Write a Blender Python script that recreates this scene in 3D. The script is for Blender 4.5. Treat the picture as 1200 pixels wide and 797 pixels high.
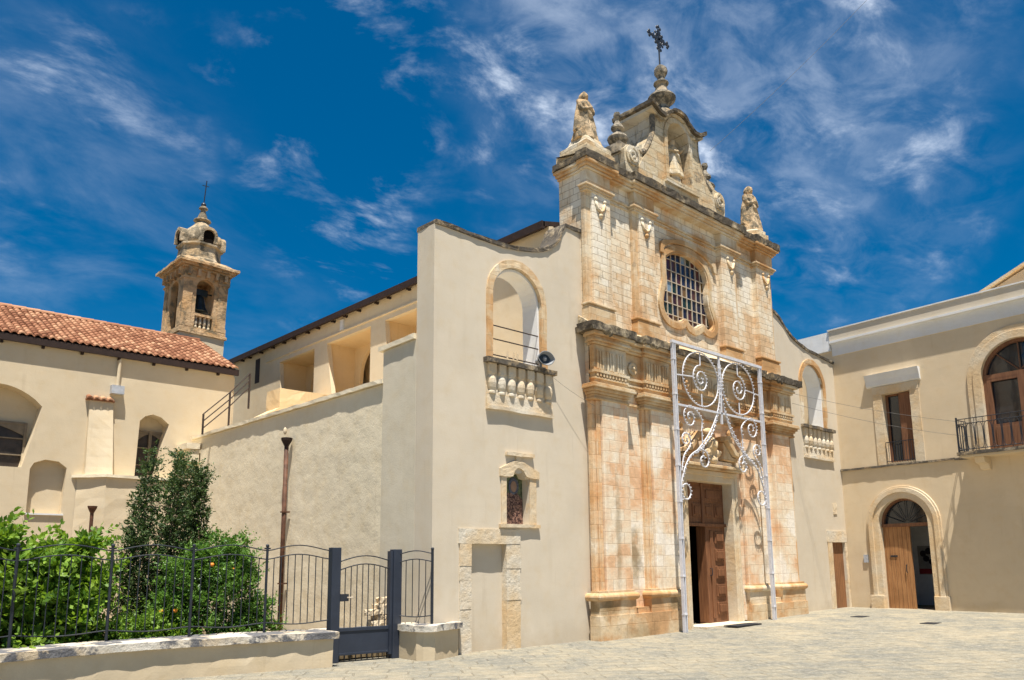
import bpy, bmesh, math, random
from mathutils import Vector, Matrix, noise
from mathutils.geometry import tessellate_polygon
R = math.radians
random.seed(7)
for o in list(bpy.data.objects): bpy.data.objects.remove(o)
SC = bpy.context.scene
# ---------------------------------------------------------------- camera
cam_d = bpy.data.cameras.new('camera'); cam = bpy.data.objects.new('camera', cam_d); SC.collection.objects.link(cam)
pit, rol, yaw = R(9.8544), R(-.66918), R(43.6347)
fwd = Vector((0, math.cos(pit), math.sin(pit))); rgt = Vector((1, 0, 0)); upv = Vector((0, -math.sin(pit), math.cos(pit)))
r2 = rgt*math.cos(rol) + upv*math.sin(rol); u2 = upv*math.cos(rol) - rgt*math.sin(rol)
rz = Matrix.Rotation(-yaw, 3, 'Z')
r2, u2, f2 = rz @ r2, rz @ u2, rz @ fwd
cam.matrix_world = Matrix(((r2.x, u2.x, -f2.x, -8.74), (r2.y, u2.y, -f2.y, -11.62), (r2.z, u2.z, -f2.z, 1.6), (0, 0, 0, 1)))
cam_d.sensor_width = 36; cam_d.lens = 938.7/1200*36
cam_d.shift_x = -15.7/1200; cam_d.shift_y = 98.55/1200
cam_d.clip_end = 3000; cam_d.clip_start = .05
SC.camera = cam
# ---------------------------------------------------------------- sun and sky
TO_SUN = Vector((-.174, -.256, .951)).normalized()
sd = bpy.data.lights.new('sun', 'SUN'); sd.energy = 4.7; sd.angle = R(.5); sd.color = (1, .945, .86)
so = bpy.data.objects.new('sun', sd); SC.collection.objects.link(so)
so.rotation_euler = TO_SUN.to_track_quat('Z', 'Y').to_euler()
W = bpy.data.worlds.new('World'); SC.world = W; W.use_nodes = True
wn, wl = W.node_tree.nodes, W.node_tree.links
wn.clear()
def wnode(t, **k):
    n = wn.new(t)
    for a, b in k.items(): setattr(n, a, b)
    return n
wo = wnode('ShaderNodeOutputWorld'); bg = wnode('ShaderNodeBackground'); bg.inputs['Strength'].default_value = .064
sky = wnode('ShaderNodeTexSky', sky_type='NISHITA', sun_disc=False)
sky.sun_elevation = math.asin(TO_SUN.z); sky.sun_rotation = math.atan2(TO_SUN.x, TO_SUN.y)
sky.air_density = .9; sky.dust_density = .15; sky.ozone_density = 5.0; sky.altitude = 300
def wmath(op, a, b=None, clamp=False):
    n = wnode('ShaderNodeMath', operation=op, use_clamp=clamp)
    for i, v in enumerate((a, b)):
        if v is None: continue
        if isinstance(v, (int, float)): n.inputs[i].default_value = v
        else: wl.new(v, n.inputs[i])
    return n.outputs[0]
tc = wnode('ShaderNodeTexCoord'); sep = wnode('ShaderNodeSeparateXYZ'); wl.new(tc.outputs['Generated'], sep.inputs[0])
hz = wmath('ADD', sep.outputs[2], .22)
px, py = wmath('DIVIDE', sep.outputs[0], hz), wmath('DIVIDE', sep.outputs[1], hz)
cmb = wnode('ShaderNodeCombineXYZ'); wl.new(px, cmb.inputs[0]); wl.new(py, cmb.inputs[1])
def cloud(scale, rot, stretch, lo, hi, dist, seed):
    m = wnode('ShaderNodeMapping'); m.inputs['Rotation'].default_value = (0, 0, R(rot)); m.inputs['Scale'].default_value = (scale, scale*stretch, 1); m.inputs['Location'].default_value = (seed, seed*.7, 0)
    wl.new(cmb.outputs[0], m.inputs[0])
    n = wnode('ShaderNodeTexNoise', noise_dimensions='3D'); n.inputs['Scale'].default_value = 1; n.inputs['Detail'].default_value = 9; n.inputs['Roughness'].default_value = .62; n.inputs['Distortion'].default_value = dist
    wl.new(m.outputs[0], n.inputs['Vector'])
    r = wnode('ShaderNodeMapRange', interpolation_type='SMOOTHSTEP'); r.inputs[1].default_value = lo; r.inputs[2].default_value = hi
    wl.new(n.outputs[0], r.inputs[0]); return r.outputs[0]
def blobmask(d, deg, w):
    v = wnode('ShaderNodeVectorMath', operation='DOT_PRODUCT'); nv = wnode('ShaderNodeVectorMath', operation='NORMALIZE'); wl.new(warp, nv.inputs[0]); wl.new(nv.outputs[0], v.inputs[0]); v.inputs[1].default_value = Vector(d).normalized()
    r = wnode('ShaderNodeMapRange', interpolation_type='SMOOTHSTEP'); r.inputs[1].default_value = math.cos(R(deg)); r.inputs[2].default_value = 1.0; r.inputs[4].default_value = w
    wl.new(v.outputs['Value'], r.inputs[0]); return r.outputs[0]
wn_ = wnode('ShaderNodeTexNoise'); wn_.inputs['Scale'].default_value = 5; wn_.inputs['Detail'].default_value = 4; wl.new(tc.outputs['Generated'], wn_.inputs['Vector'])
wv = wnode('ShaderNodeVectorMath', operation='MULTIPLY_ADD'); wl.new(wn_.outputs['Color'], wv.inputs[0]); wv.inputs[1].default_value = (.34, .34, .34)
ws = wnode('ShaderNodeVectorMath', operation='SUBTRACT'); wl.new(tc.outputs['Generated'], ws.inputs[0]); ws.inputs[1].default_value = (.17, .17, .17); wl.new(ws.outputs[0], wv.inputs[2]); warp = wv.outputs[0]
wisps = cloud(3.6, 40, 1.4, .49, .78, .35, 3.3)
fine_ = cloud(8.0, 55, 1.4, .36, .70, .5, 1.7)
veil = cloud(2.0, 30, 1.4, .42, .78, .4, 9.1)
mL = .02
for d, deg, w in (((.41, .719, .561), 8, .5), ((.234, .848, .475), 6, .6), ((.441, .783, .439), 7.5, .6), ((.481, .806, .345), 7, .4), ((.183, .905, .383), 7, .3), ((.471, .644, .603), 8, .45), ((.357, .753, .553), 7, .35), ((.614, .589, .525), 11, .6), ((-.5, .5, .6), 30, .4)):
    mL = wmath('ADD', blobmask(d, deg, w), mL, True)
mR = wmath('ADD', blobmask((.715, .42, .57), 22, .75), blobmask((.68, .45, .60), 15, .4), True)
thick = wmath('MULTIPLY', wisps, wmath('ADD', wmath('MULTIPLY', fine_, 1.2), .30))
cl = wmath('ADD', wmath('MULTIPLY', thick, wmath('ADD', wmath('MULTIPLY', mL, .85), mR, True)), wmath('MULTIPLY', wmath('ADD', wmath('MULTIPLY', veil, .26), wmath('MULTIPLY', fine_, .22)), mR), True)
lowleft = blobmask((.1, .97, .22), 26, .16)
cl = wmath('ADD', wmath('MULTIPLY', cl, .85), wmath('MULTIPLY', lowleft, veil), True)
hs = wnode('ShaderNodeHueSaturation'); hs.inputs['Hue'].default_value = .500; hs.inputs['Saturation'].default_value = 1.75; hs.inputs['Value'].default_value = 1.16
gm = wnode('ShaderNodeGamma'); gm.inputs[1].default_value = .70; wl.new(sky.outputs[0], gm.inputs[0]); wl.new(gm.outputs[0], hs.inputs['Color'])
mx = wnode('ShaderNodeMix', data_type='RGBA'); wl.new(cl, mx.inputs[0]); wl.new(hs.outputs[0], mx.inputs[6]); mx.inputs[7].default_value = (8.0, 8.8, 10.0, 1)
wl.new(mx.outputs[2], bg.inputs['Color']); wl.new(bg.outputs[0], wo.inputs[0])
SC.view_settings.view_transform = 'Standard'; SC.view_settings.look = 'None'; SC.view_settings.gamma = 1; SC.view_settings.exposure = .98
SC.render.engine = 'CYCLES'; SC.cycles.max_bounces = 8; SC.cycles.diffuse_bounces = 4

# ---------------------------------------------------------------- materials
def new_mat(name, rough=.9, spec=.2):
    m = bpy.data.materials.new(name); m.use_nodes = True
    b = m.node_tree.nodes['Principled BSDF']; b.inputs['Roughness'].default_value = rough
    b.inputs['Specular IOR Level'].default_value = spec
    return m, m.node_tree.nodes, m.node_tree.links, b
class NT:
    def __init__(s, m): s.n, s.l = m.node_tree.nodes, m.node_tree.links
    def node(s, t, **k):
        n = s.n.new(t)
        for a, b in k.items(): setattr(n, a, b)
        return n
    def set(s, sock, v):
        if hasattr(v, 'is_linked') or isinstance(v, bpy.types.NodeSocket): s.l.new(v, sock)
        else: sock.default_value = v
    def coord(s, kind='Object'): return s.node('ShaderNodeTexCoord').outputs[kind]
    def mapping(s, v, sc=(1, 1, 1), rot=(0, 0, 0), loc=(0, 0, 0)):
        m = s.node('ShaderNodeMapping'); s.l.new(v, m.inputs[0]); m.inputs['Scale'].default_value = sc; m.inputs['Rotation'].default_value = rot; m.inputs['Location'].default_value = loc
        return m.outputs[0]
    def noise(s, v, scale, detail=5, rough=.55, dist=0):
        n = s.node('ShaderNodeTexNoise'); s.l.new(v, n.inputs['Vector']); n.inputs['Scale'].default_value = scale; n.inputs['Detail'].default_value = detail; n.inputs['Roughness'].default_value = rough; n.inputs['Distortion'].default_value = dist
        return n.outputs[0]
    def rng(s, v, a, b, c=0, d=1, smooth=True):
        n = s.node('ShaderNodeMapRange', interpolation_type='SMOOTHSTEP' if smooth else 'LINEAR'); s.l.new(v, n.inputs[0])
        for i, q in enumerate((a, b, c, d)): n.inputs[i+1].default_value = q
        return n.outputs[0]
    def math(s, op, a, b=0, clamp=False):
        n = s.node('ShaderNodeMath', operation=op, use_clamp=clamp); s.set(n.inputs[0], a); s.set(n.inputs[1], b); return n.outputs[0]
    def mix(s, f, a, b, blend='MIX'):
        n = s.node('ShaderNodeMix', data_type='RGBA', blend_type=blend); s.set(n.inputs[0], f)
        for i, v in ((6, a), (7, b)):
            if isinstance(v, tuple): n.inputs[i].default_value = (*v[:3], 1)
            else: s.l.new(v, n.inputs[i])
        return n.outputs[2]
    def ramp(s, f, stops):
        n = s.node('ShaderNodeValToRGB'); s.l.new(f, n.inputs[0]); e = n.color_ramp.elements
        e[0].position, e[0].color = stops[0][0], (*stops[0][1], 1); e[1].position, e[1].color = stops[1][0], (*stops[1][1], 1)
        for p, c in stops[2:]:
            q = e.new(p); q.color = (*c, 1)
        return n.outputs[0]
    def bump(s, b, h, strength=.3, dist=.02):
        n = s.node('ShaderNodeBump'); s.l.new(h, n.inputs['Height']); n.inputs['Strength'].default_value = strength; n.inputs['Distance'].default_value = dist
        s.l.new(n.outputs[0], b.inputs['Normal'])
def wallcoord(t):
    sp = t.node('ShaderNodeSeparateXYZ'); t.l.new(t.coord(), sp.inputs[0])
    c = t.node('ShaderNodeCombineXYZ'); t.l.new(t.math('ADD', sp.outputs[0], sp.outputs[1]), c.inputs[0]); t.l.new(sp.outputs[2], c.inputs[1])
    return c.outputs[0], sp
def stucco(name, col, var=.10, dirt=.35, bump=.25, lump=.6):
    m, n, l, b = new_mat(name, .95, .1); t = NT(m); v = t.coord()
    big = t.noise(v, .55, 6, .6, .4); mid = t.noise(v, 3.2, 6, .6); st = t.noise(t.mapping(v, (2.2, 2.2, .25)), 1.2, 5, .6)
    trow = t.noise(t.mapping(v, (.8, .8, 5)), 1.0, 3, .5)
    c0 = t.mix(t.rng(big, .3, .7), tuple(x*(1-var) for x in col), tuple(min(1, x*(1+var)) for x in col))
    c1 = t.mix(t.math('MULTIPLY', t.rng(mid, .45, .75), .35), c0, (col[0]*.93, col[1]*.84, col[2]*.68))
    c2 = t.mix(t.math('MULTIPLY', t.rng(st, .55, .8), dirt), c1, (col[0]*.70, col[1]*.66, col[2]*.60))
    fb = t.noise(v, 1.7, 7, .62, .3)
    c3 = t.mix(t.math('MULTIPLY', t.rng(fb, .56, .66), .22), c2, (min(1, col[0]*1.12), min(1, col[1]*1.13), min(1, col[2]*1.18)))
    strk = t.noise(t.mapping(v, (6, 6, .35), loc=(5, 2, 1)), 1.0, 6, .65)
    c3 = t.mix(t.math('MULTIPLY', t.math('MULTIPLY', t.rng(strk, .56, .68), t.rng(t.noise(v, .9, 3), .45, .6)), .22), c3, (col[0]*.62, col[1]*.56, col[2]*.48))
    c3 = t.mix(t.math('MULTIPLY', t.rng(t.noise(v, 60, 3, .6), .3, .8), .10), c3, (col[0]*.7, col[1]*.66, col[2]*.6))
    sp = t.node('ShaderNodeSeparateXYZ'); l.new(v, sp.inputs[0]); foot = t.math('ADD', sp.outputs[2], t.math('MULTIPLY', t.noise(v, 1.8, 6, .65), .9))
    c3 = t.mix(t.math('MULTIPLY', t.rng(foot, .95, .45), .30), c3, (col[0]*.66, col[1]*.58, col[2]*.47))
    c4 = t.mix(t.math('MULTIPLY', t.rng(trow, .5, .7), .07), c3, (col[0]*.7, col[1]*.66, col[2]*.6))
    l.new(c4, b.inputs['Base Color'])
    h = t.math('ADD', t.math('MULTIPLY', t.noise(v, 2.6, 3, .5), lump), t.math('MULTIPLY', t.noise(v, 34, 4, .6), .22))
    t.bump(b, h, bump, .05); return m
def ashlar(name, pale, warm, white, bw=.42, bh=.235, wet=.35, bias=0., bump=.45, spots=.3, mortar=.6, stains=()):
    m, n, l, b = new_mat(name, .92, .12); t = NT(m)
    v, sp = wallcoord(t); v3 = t.coord()
    wob = t.node('ShaderNodeVectorMath', operation='MULTIPLY_ADD'); nn = t.node('ShaderNodeTexNoise'); nn.inputs['Scale'].default_value = 2.2; l.new(v3, nn.inputs['Vector'])
    l.new(nn.outputs['Color'], wob.inputs[0]); wob.inputs[1].default_value = (.035, .02, 0); l.new(v, wob.inputs[2])
    br = t.node('ShaderNodeTexBrick'); l.new(wob.outputs[0], br.inputs['Vector']); br.offset = .43; br.squash = 1.35; br.squash_frequency = 3
    br.inputs['Scale'].default_value = 1; br.inputs['Brick Width'].default_value = bw; br.inputs['Row Height'].default_value = bh
    br.inputs['Mortar Size'].default_value = .007; br.inputs['Mortar Smooth'].default_value = .5; br.inputs['Bias'].default_value = 0
    br.inputs['Color1'].default_value = (0, 0, 0, 1); br.inputs['Color2'].default_value = (1, 1, 1, 1); br.inputs['Mortar'].default_value = (.5, .5, .5, 1)
    bc = t.node('ShaderNodeSeparateColor'); l.new(br.outputs['Color'], bc.inputs[0])
    zone = t.noise(v3, .75, 5, .6, .5)
    f = t.math('ADD', t.math('MULTIPLY', bc.outputs[0], .24), t.math('ADD', t.math('MULTIPLY', t.rng(zone, .34, .66, smooth=False), .78), .01+bias))
    f = t.math('ADD', f, t.math('MULTIPLY', t.math('SUBTRACT', t.noise(v3, 5, 5, .6), .5), .35))
    col = t.ramp(f, [(.22, white), (.95, tuple(x*.8 for x in warm)), (.44, pale), (.60, tuple(.55*p+.45*w for p, w in zip(pale, warm))), (.74, warm)])
    streak = t.noise(t.mapping(v3, (3, 3, .35)), 1.3, 5, .6)
    col = t.mix(t.math('MULTIPLY', t.rng(streak, .52, .72), wet), col, tuple(w*.72 for w in warm)); col = t.mix(t.math('MULTIPLY', t.rng(t.noise(t.mapping(v3, (5, 5, .5), loc=(3, 1, 2)), 1.1, 6, .7), .58, .72), spots*.9), col, (.22, .17, .11))
    sp1 = t.noise(v3, 2.3, 8, .7); col = t.mix(t.math('MULTIPLY', t.rng(sp1, .60-.14*max(0, spots-.35), .70-.12*max(0, spots-.35)), spots), col, (.16, .14, .11))
    for (su, sz, ru, rz_, amt) in stains:
        mp = t.mapping(v, (1/ru, 1/rz_, 1), loc=(-su/ru, -sz/rz_, 0)); ln = t.node('ShaderNodeVectorMath', operation='LENGTH'); l.new(mp, ln.inputs[0])
        dd = t.math('ADD', ln.outputs['Value'], t.math('MULTIPLY', t.math('SUBTRACT', t.noise(v3, 4, 7, .7), .5), 2.0))
        col = t.mix(t.math('MULTIPLY', t.rng(dd, 1.0, .3, smooth=False), amt), col, (.20, .14, .065))
    grain = t.noise(v3, 26, 4, .7); col = t.mix(t.math('MULTIPLY', t.rng(grain, .35, .75), .22), col, tuple(p*.55 for p in pale))
    col = t.mix(t.math('MULTIPLY', br.outputs['Fac'], mortar), col, tuple(w*.42 for w in warm))
    l.new(col, b.inputs['Base Color'])
    h = t.math('SUBTRACT', t.math('MULTIPLY', t.noise(v3, 11, 6, .65), .7), t.math('MULTIPLY', br.outputs['Fac'], .8))
    h = t.math('ADD', h, t.math('MULTIPLY', bc.outputs[0], .25))
    t.bump(b, h, bump, .03); return m
def weathered(name, light, dark, lo=.42, hi=.58, scale=2.2, top=.0, bump=.6):
    m, n, l, b = new_mat(name, .95, .1); t = NT(m); v = t.coord()
    a = t.noise(v, scale, 8, .68, .3); f = t.rng(a, lo, hi)
    if top:
        g = t.node('ShaderNodeNewGeometry'); s2 = t.node('ShaderNodeSeparateXYZ'); l.new(g.outputs['Normal'], s2.inputs[0])
        f = t.math('ADD', f, t.math('MULTIPLY', t.rng(s2.outputs[2], .2, .8), top), True)
    fine = t.noise(v, 22, 5, .7)
    lc = t.mix(t.rng(t.noise(v, 1.3, 4, .6), .35, .65), light, (light[0]*.98, light[1]*.84, light[2]*.66))
    c = t.mix(f, lc, t.mix(fine, dark, tuple(min(1, x*2.4) for x in dark)))
    c = t.mix(t.math('MULTIPLY', t.rng(fine, .3, .8), .25), c, tuple(x*.5 for x in light))
    l.new(c, b.inputs['Base Color'])
    t.bump(b, t.math('ADD', t.noise(v, 9, 7, .7), t.math('MULTIPLY', fine, .3)), bump, .05); return m
def plain(name, col, rough=.6, spec=.3, var=.15, metal=0, scale=8, bump=0.):
    m, n, l, b = new_mat(name, rough, spec); t = NT(m); v = t.coord()
    l.new(t.mix(t.rng(t.noise(v, scale, 5, .6), .3, .7), tuple(x*(1-var) for x in col), tuple(min(1, x*(1+var)) for x in col)), b.inputs['Base Color'])
    b.inputs['Metallic'].default_value = metal
    if bump: t.bump(b, t.noise(v, scale*3, 5, .6), bump, .01)
    return m
def wood(name, c1, c2, plank=0.):
    m, n, l, b = new_mat(name, .62, .3); t = NT(m); v = t.coord()
    g = t.noise(t.mapping(v, (14, 14, .8)), 2.2, 7, .65, .4); big = t.noise(v, 1.6, 4, .6)
    col = t.mix(t.rng(g, .3, .72), c1, c2); col = t.mix(t.math('MULTIPLY', t.rng(big, .45, .75), .4), col, tuple(x*.5 for x in c1))
    h = g
    if plank:
        sp = t.node('ShaderNodeSeparateXYZ'); l.new(v, sp.inputs[0])
        fr = t.math('FRACT', t.math('MULTIPLY', t.math('ADD', sp.outputs[0], 50), 1/plank), 0)
        gap = t.math('LESS_THAN', fr, .09); col = t.mix(t.math('MULTIPLY', gap, .75), col, tuple(x*.2 for x in c1)); h = t.math('SUBTRACT', g, t.math('MULTIPLY', gap, 2))
    l.new(col, b.inputs['Base Color']); t.bump(b, h, .35, .01); return m
def rndmat(name, c1, c2, c3, rough=.85, spec=.15, trans=0.):
    m, n, l, b = new_mat(name, rough, spec); t = NT(m)
    a = t.node('ShaderNodeAttribute', attribute_name='rnd'); v = t.coord()
    f = t.math('ADD', t.math('MULTIPLY', a.outputs['Fac'], .75), t.math('MULTIPLY', t.noise(v, 7, 5, .6), .25))
    l.new(t.ramp(f, [(.2, c1), (.85, c3), (.5, c2)]), b.inputs['Base Color'])
    if trans:
        tr = t.node('ShaderNodeBsdfTranslucent'); l.new(t.mix(.5, (c3[0]*1.4, c3[1]*1.5, c3[2]*.6), (c3[0]*1.4, c3[1]*1.5, c3[2]*.6)), tr.inputs[0])
        ms = t.node('ShaderNodeMixShader'); ms.inputs[0].default_value = trans
        l.new(b.outputs[0], ms.inputs[1]); l.new(tr.outputs[0], ms.inputs[2]); l.new(ms.outputs[0], m.node_tree.nodes['Material Output'].inputs[0])
    return m
M = {}
M['wing'] = stucco('cream_stucco', (.60, .525, .41), .05, .20, .18, .35)
M['side'] = stucco('rough_grey_cream_stucco', (.74, .65, .48), .05, .14, .42, 1.0)
M['nave'] = stucco('warm_stucco', (.70, .585, .41), .04, .12, .25)
M['house'] = stucco('yellow_cream_stucco', (.62, .52, .365), .05, .10, .22, .6)
M['palace'] = stucco('tan_stucco', (.66, .535, .365), .06, .15, .25, .4)
M['palace_white'] = stucco('white_lime_plaster', (.70, .70, .69), .05, .2, .25)
M['white'] = stucco('whitewashed_plaster', (.75, .75, .74), .04, .12, .25)
M['stone_low'] = ashlar('ashlar_lower', (.78, .66, .49), (.72, .45, .26), (.84, .77, .66), .42, .25, .30, -.01, .5, .16, .40, [(1.30, 1.75, .42, .75, .75), (6.9, 1.5, .3, .5, .5), (.45, 2.2, .12, 1.6, .5)])
M['stone_up'] = ashlar('ashlar_upper', (.76, .65, .48), (.66, .45, .26), (.80, .73, .60), .34, .17, .55, .0, .6, .40, .8)
M['stone_trim'] = ashlar('ashlar_trim', (.64, .50, .32), (.56, .32, .14), (.72, .64, .50), .8, .32, .40, .07, .45, .2, .35)
M['strip'] = ashlar('orange_streaked_stone', (.70, .52, .33), (.66, .38, .18), (.76, .65, .50), .5, .30, .6, .06, .5, .35, .4)
M['strip_up'] = ashlar('ochre_streaked_stone', (.66, .50, .32), (.58, .37, .19), (.70, .60, .44), .5, .30, .6, .05, .5, .45, .4)
M['carved'] = ashlar('carved_stone', (.60, .45, .27), (.50, .28, .12), (.66, .57, .42), .9, .6, .35, .05, .5, .15, .12)
M['plinth'] = ashlar('plinth_stone', (.64, .50, .32), (.56, .33, .16), (.70, .58, .42), .7, .30, .35, .05, .5, .30, .4, [(.0, .70, .42, .30, .8), (2.3, .65, .30, .25, .7), (1.0, .1, .8, .25, .5)])
M['cornice'] = weathered('weathered_cornice', (.40, .33, .22), (.045, .038, .030), .30, .52, 2.6, .4)
M['coping'] = weathered('weathered_coping', (.38, .32, .23), (.055, .048, .04), .34, .54, 5, .35)
M['attic'] = ashlar('attic_stone', (.58, .48, .32), (.54, .37, .20), (.60, .54, .43), .55, .24, .38, .0, .9, .75, .55)
M['statue'] = weathered('statue_stone', (.58, .44, .28), (.10, .085, .06), .46, .60, 4.5, .1, 1.)
M['finial'] = weathered('finial_stone', (.42, .37, .29), (.065, .06, .05), .42, .58, 5, .25, .9)
M['tower'] = weathered('tower_stone', (.58, .41, .24), (.12, .10, .065), .46, .66, 2.6, .3, 1.)
M['tower_dome'] = weathered('tower_dome_stone', (.54, .45, .32), (.10, .085, .06), .44, .60, 2.8, .2, 1.)
M['jamb'] = weathered('pale_limestone', (.66, .60, .49), (.40, .31, .20), .60, .75, 6, 0, .5)
M['portal'] = weathered('portal_stone', (.66, .56, .41), (.42, .28, .15), .58, .78, 2.6, 0, .4)
M['cap'] = weathered('bleached_cap_stone', (.62, .58, .50), (.075, .075, .08), .46, .53, 1.6, 0, .7)
M['tile'] = rndmat('terracotta_tile', (.20, .085, .045), (.33, .155, .085), (.46, .26, .15), .9)
M['fascia'] = plain('dark_eave', (.035, .022, .018), .7, .2)
M['iron'] = plain('painted_iron', (.020, .024, .032), .45, .4, .2)
M['rail'] = plain('brown_iron', (.05, .035, .028), .6, .3)
M['rust'] = plain('rusty_pipe', (.10, .045, .025), .7, .3, .4)
M['gate'] = plain('gate_paint', (.028, .035, .052), .4, .4, .12, 0, 3)
M['lumi'] = plain('white_frame_paint', (.58, .58, .61), .55, .3, .1, 0, 14)
M['dark'] = plain('dark_interior', (.010, .007, .005), .9, .05)  # near-black colour stands in for the shade inside doorway and lucarnes
M['oak'] = wood('carved_walnut', (.13, .052, .024), (.26, .115, .05))
M['plankdoor'] = wood('orange_plank_wood', (.30, .135, .05), (.46, .24, .10), .135)
M['smalldoor'] = wood('brown_plank_wood', (.20, .085, .035), (.33, .16, .07), .12)
M['brownwood'] = wood('window_wood', (.14, .06, .03), (.25, .12, .06))
M['greyframe'] = plain('grey_brown_frame', (.20, .16, .11), .6, .3)
M['box'] = plain('grey_metal_box', (.40, .42, .45), .5, .4, .15)
M['bronze'] = plain('bell_bronze', (.035, .042, .038), .5, .5, .3, .6)
M['speaker'] = plain('speaker_grey', (.22, .23, .24), .5, .4)
M['speaker_in'] = plain('speaker_mouth', (.02, .03, .04), .5, .4)
M['cable'] = plain('cable', (.16, .15, .14), .6, .2)
M['mat'] = plain('door_mat_dark', (.04, .04, .042), .95, .05, .3, 0, 40)
M['hallwall'] = plain('hall_wall', (.75, .76, .78), .9, .1, .05)
M['orange'] = plain('orange_peel', (.80, .27, .03), .5, .4)
M['lead'] = plain('lead_came', (.50, .42, .32), .6, .3)
M['bark'] = plain('bark', (.12, .085, .055), .9, .1, .3, 0, 12, .6)
M['soil'] = plain('garden_soil', (.20, .15, .09), .95, .05, .3, 0, 4, .5)
M['leaf_bright'] = rndmat('bright_leaves', (.04, .09, .012), (.10, .20, .022), (.24, .36, .05), .5, .3, .28)
M['leaf_citrus'] = rndmat('citrus_leaves', (.035, .09, .014), (.075, .17, .025), (.15, .27, .045), .45, .35, .22)
M['leaf_dark'] = rndmat('dark_leaves', (.028, .05, .016), (.05, .085, .028), (.09, .14, .045), .55, .25, .15)
def glass(name, col, rough=.06):
    m, n, l, b = new_mat(name, rough, .8); t = NT(m); v = t.coord()
    l.new(t.mix(t.noise(v, 2, 3), col, tuple(x*1.5 for x in col)), b.inputs['Base Color'])
    t.bump(b, t.noise(v, 3.5, 2), .06, .02); return m
M['glass'] = glass('dark_glass', (.012, .016, .022))
def stained():
    m, n, l, b = new_mat('stained_glass', .25, .5); t = NT(m)
    a = t.node('ShaderNodeAttribute', attribute_name='rnd')
    r = t.node('ShaderNodeValToRGB'); r.color_ramp.interpolation = 'CONSTANT'; l.new(a.outputs['Fac'], r.inputs[0])
    cols = [(.012, .014, .035), (.07, .018, .018), (.018, .022, .05), (.09, .035, .02), (.012, .03, .022), (.04, .012, .014), (.16, .09, .03), (.02, .02, .028), (.20, .27, .33)]
    e = r.color_ramp.elements; e[0].position = 0; e[0].color = (*cols[0], 1); e[1].position = .13; e[1].color = (*cols[1], 1)
    for i, c in enumerate(cols[2:]):
        q = e.new(.26+i*.115); q.color = (*c, 1)
    l.new(r.outputs[0], b.inputs['Base Color']); return m
M['stained'] = stained()
M['house_glass'] = plain('dull_window_glass', (.045, .035, .028), .35, .3, .3, 0, 5)
def paving():
    m, n, l, b = new_mat('worn_limestone_paving', .9, .12); t = NT(m); v = t.coord()
    wob = t.node('ShaderNodeVectorMath', operation='MULTIPLY_ADD'); nn = t.node('ShaderNodeTexNoise'); nn.inputs['Scale'].default_value = 1.6; nn.inputs['Detail'].default_value = 4; l.new(v, nn.inputs['Vector'])
    l.new(nn.outputs['Color'], wob.inputs[0]); wob.inputs[1].default_value = (.16, .16, 0); l.new(t.mapping(v, rot=(0, 0, R(35))), wob.inputs[2])
    br = t.node('ShaderNodeTexBrick'); l.new(wob.outputs[0], br.inputs['Vector']); br.offset = .4; br.squash = 1.3; br.squash_frequency = 3
    br.inputs['Brick Width'].default_value = .62; br.inputs['Row Height'].default_value = .34; br.inputs['Scale'].default_value = 1
    br.inputs['Mortar Size'].default_value = .018; br.inputs['Mortar Smooth'].default_value = .8; br.inputs['Color1'].default_value = (0, 0, 0, 1); br.inputs['Color2'].default_value = (1, 1, 1, 1)
    bc = t.node('ShaderNodeSeparateColor'); l.new(br.outputs['Color'], bc.inputs[0])
    patch = t.noise(v, .45, 8, .72, .2); fine = t.noise(v, 9, 10, .8); mid = t.noise(v, 2.6, 9, .75); grit = t.noise(v, 38, 6, .8)
    f = t.math('ADD', t.math('MULTIPLY', bc.outputs[0], .05), t.math('ADD', t.math('MULTIPLY', patch, .58), t.math('MULTIPLY', mid, .40)))
    col = t.ramp(f, [(.40, (.40, .34, .24)), (.66, (.17, .17, .155)), (.48, (.32, .285, .21)), (.56, (.235, .225, .185))])
    col = t.mix(t.math('MULTIPLY', t.rng(fine, .50, .60), .55), col, (.46, .42, .33))
    col = t.mix(t.math('MULTIPLY', t.rng(grit, .50, .62), .50), col, (.13, .12, .095))
    col = t.mix(t.math('MULTIPLY', t.rng(t.noise(v, 21, 8, .8), .54, .64), .5), col, (.50, .46, .37))
    col = t.mix(t.math('MULTIPLY', br.outputs['Fac'], .22), col, (.16, .13, .085))
    l.new(col, b.inputs['Base Color'])
    h = t.math('SUBTRACT', t.math('ADD', t.math('MULTIPLY', fine, .8), t.math('MULTIPLY', mid, .8)), t.math('MULTIPLY', br.outputs['Fac'], .5))
    t.bump(b, h, .9, .05); return m
M['paving'] = paving()

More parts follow.
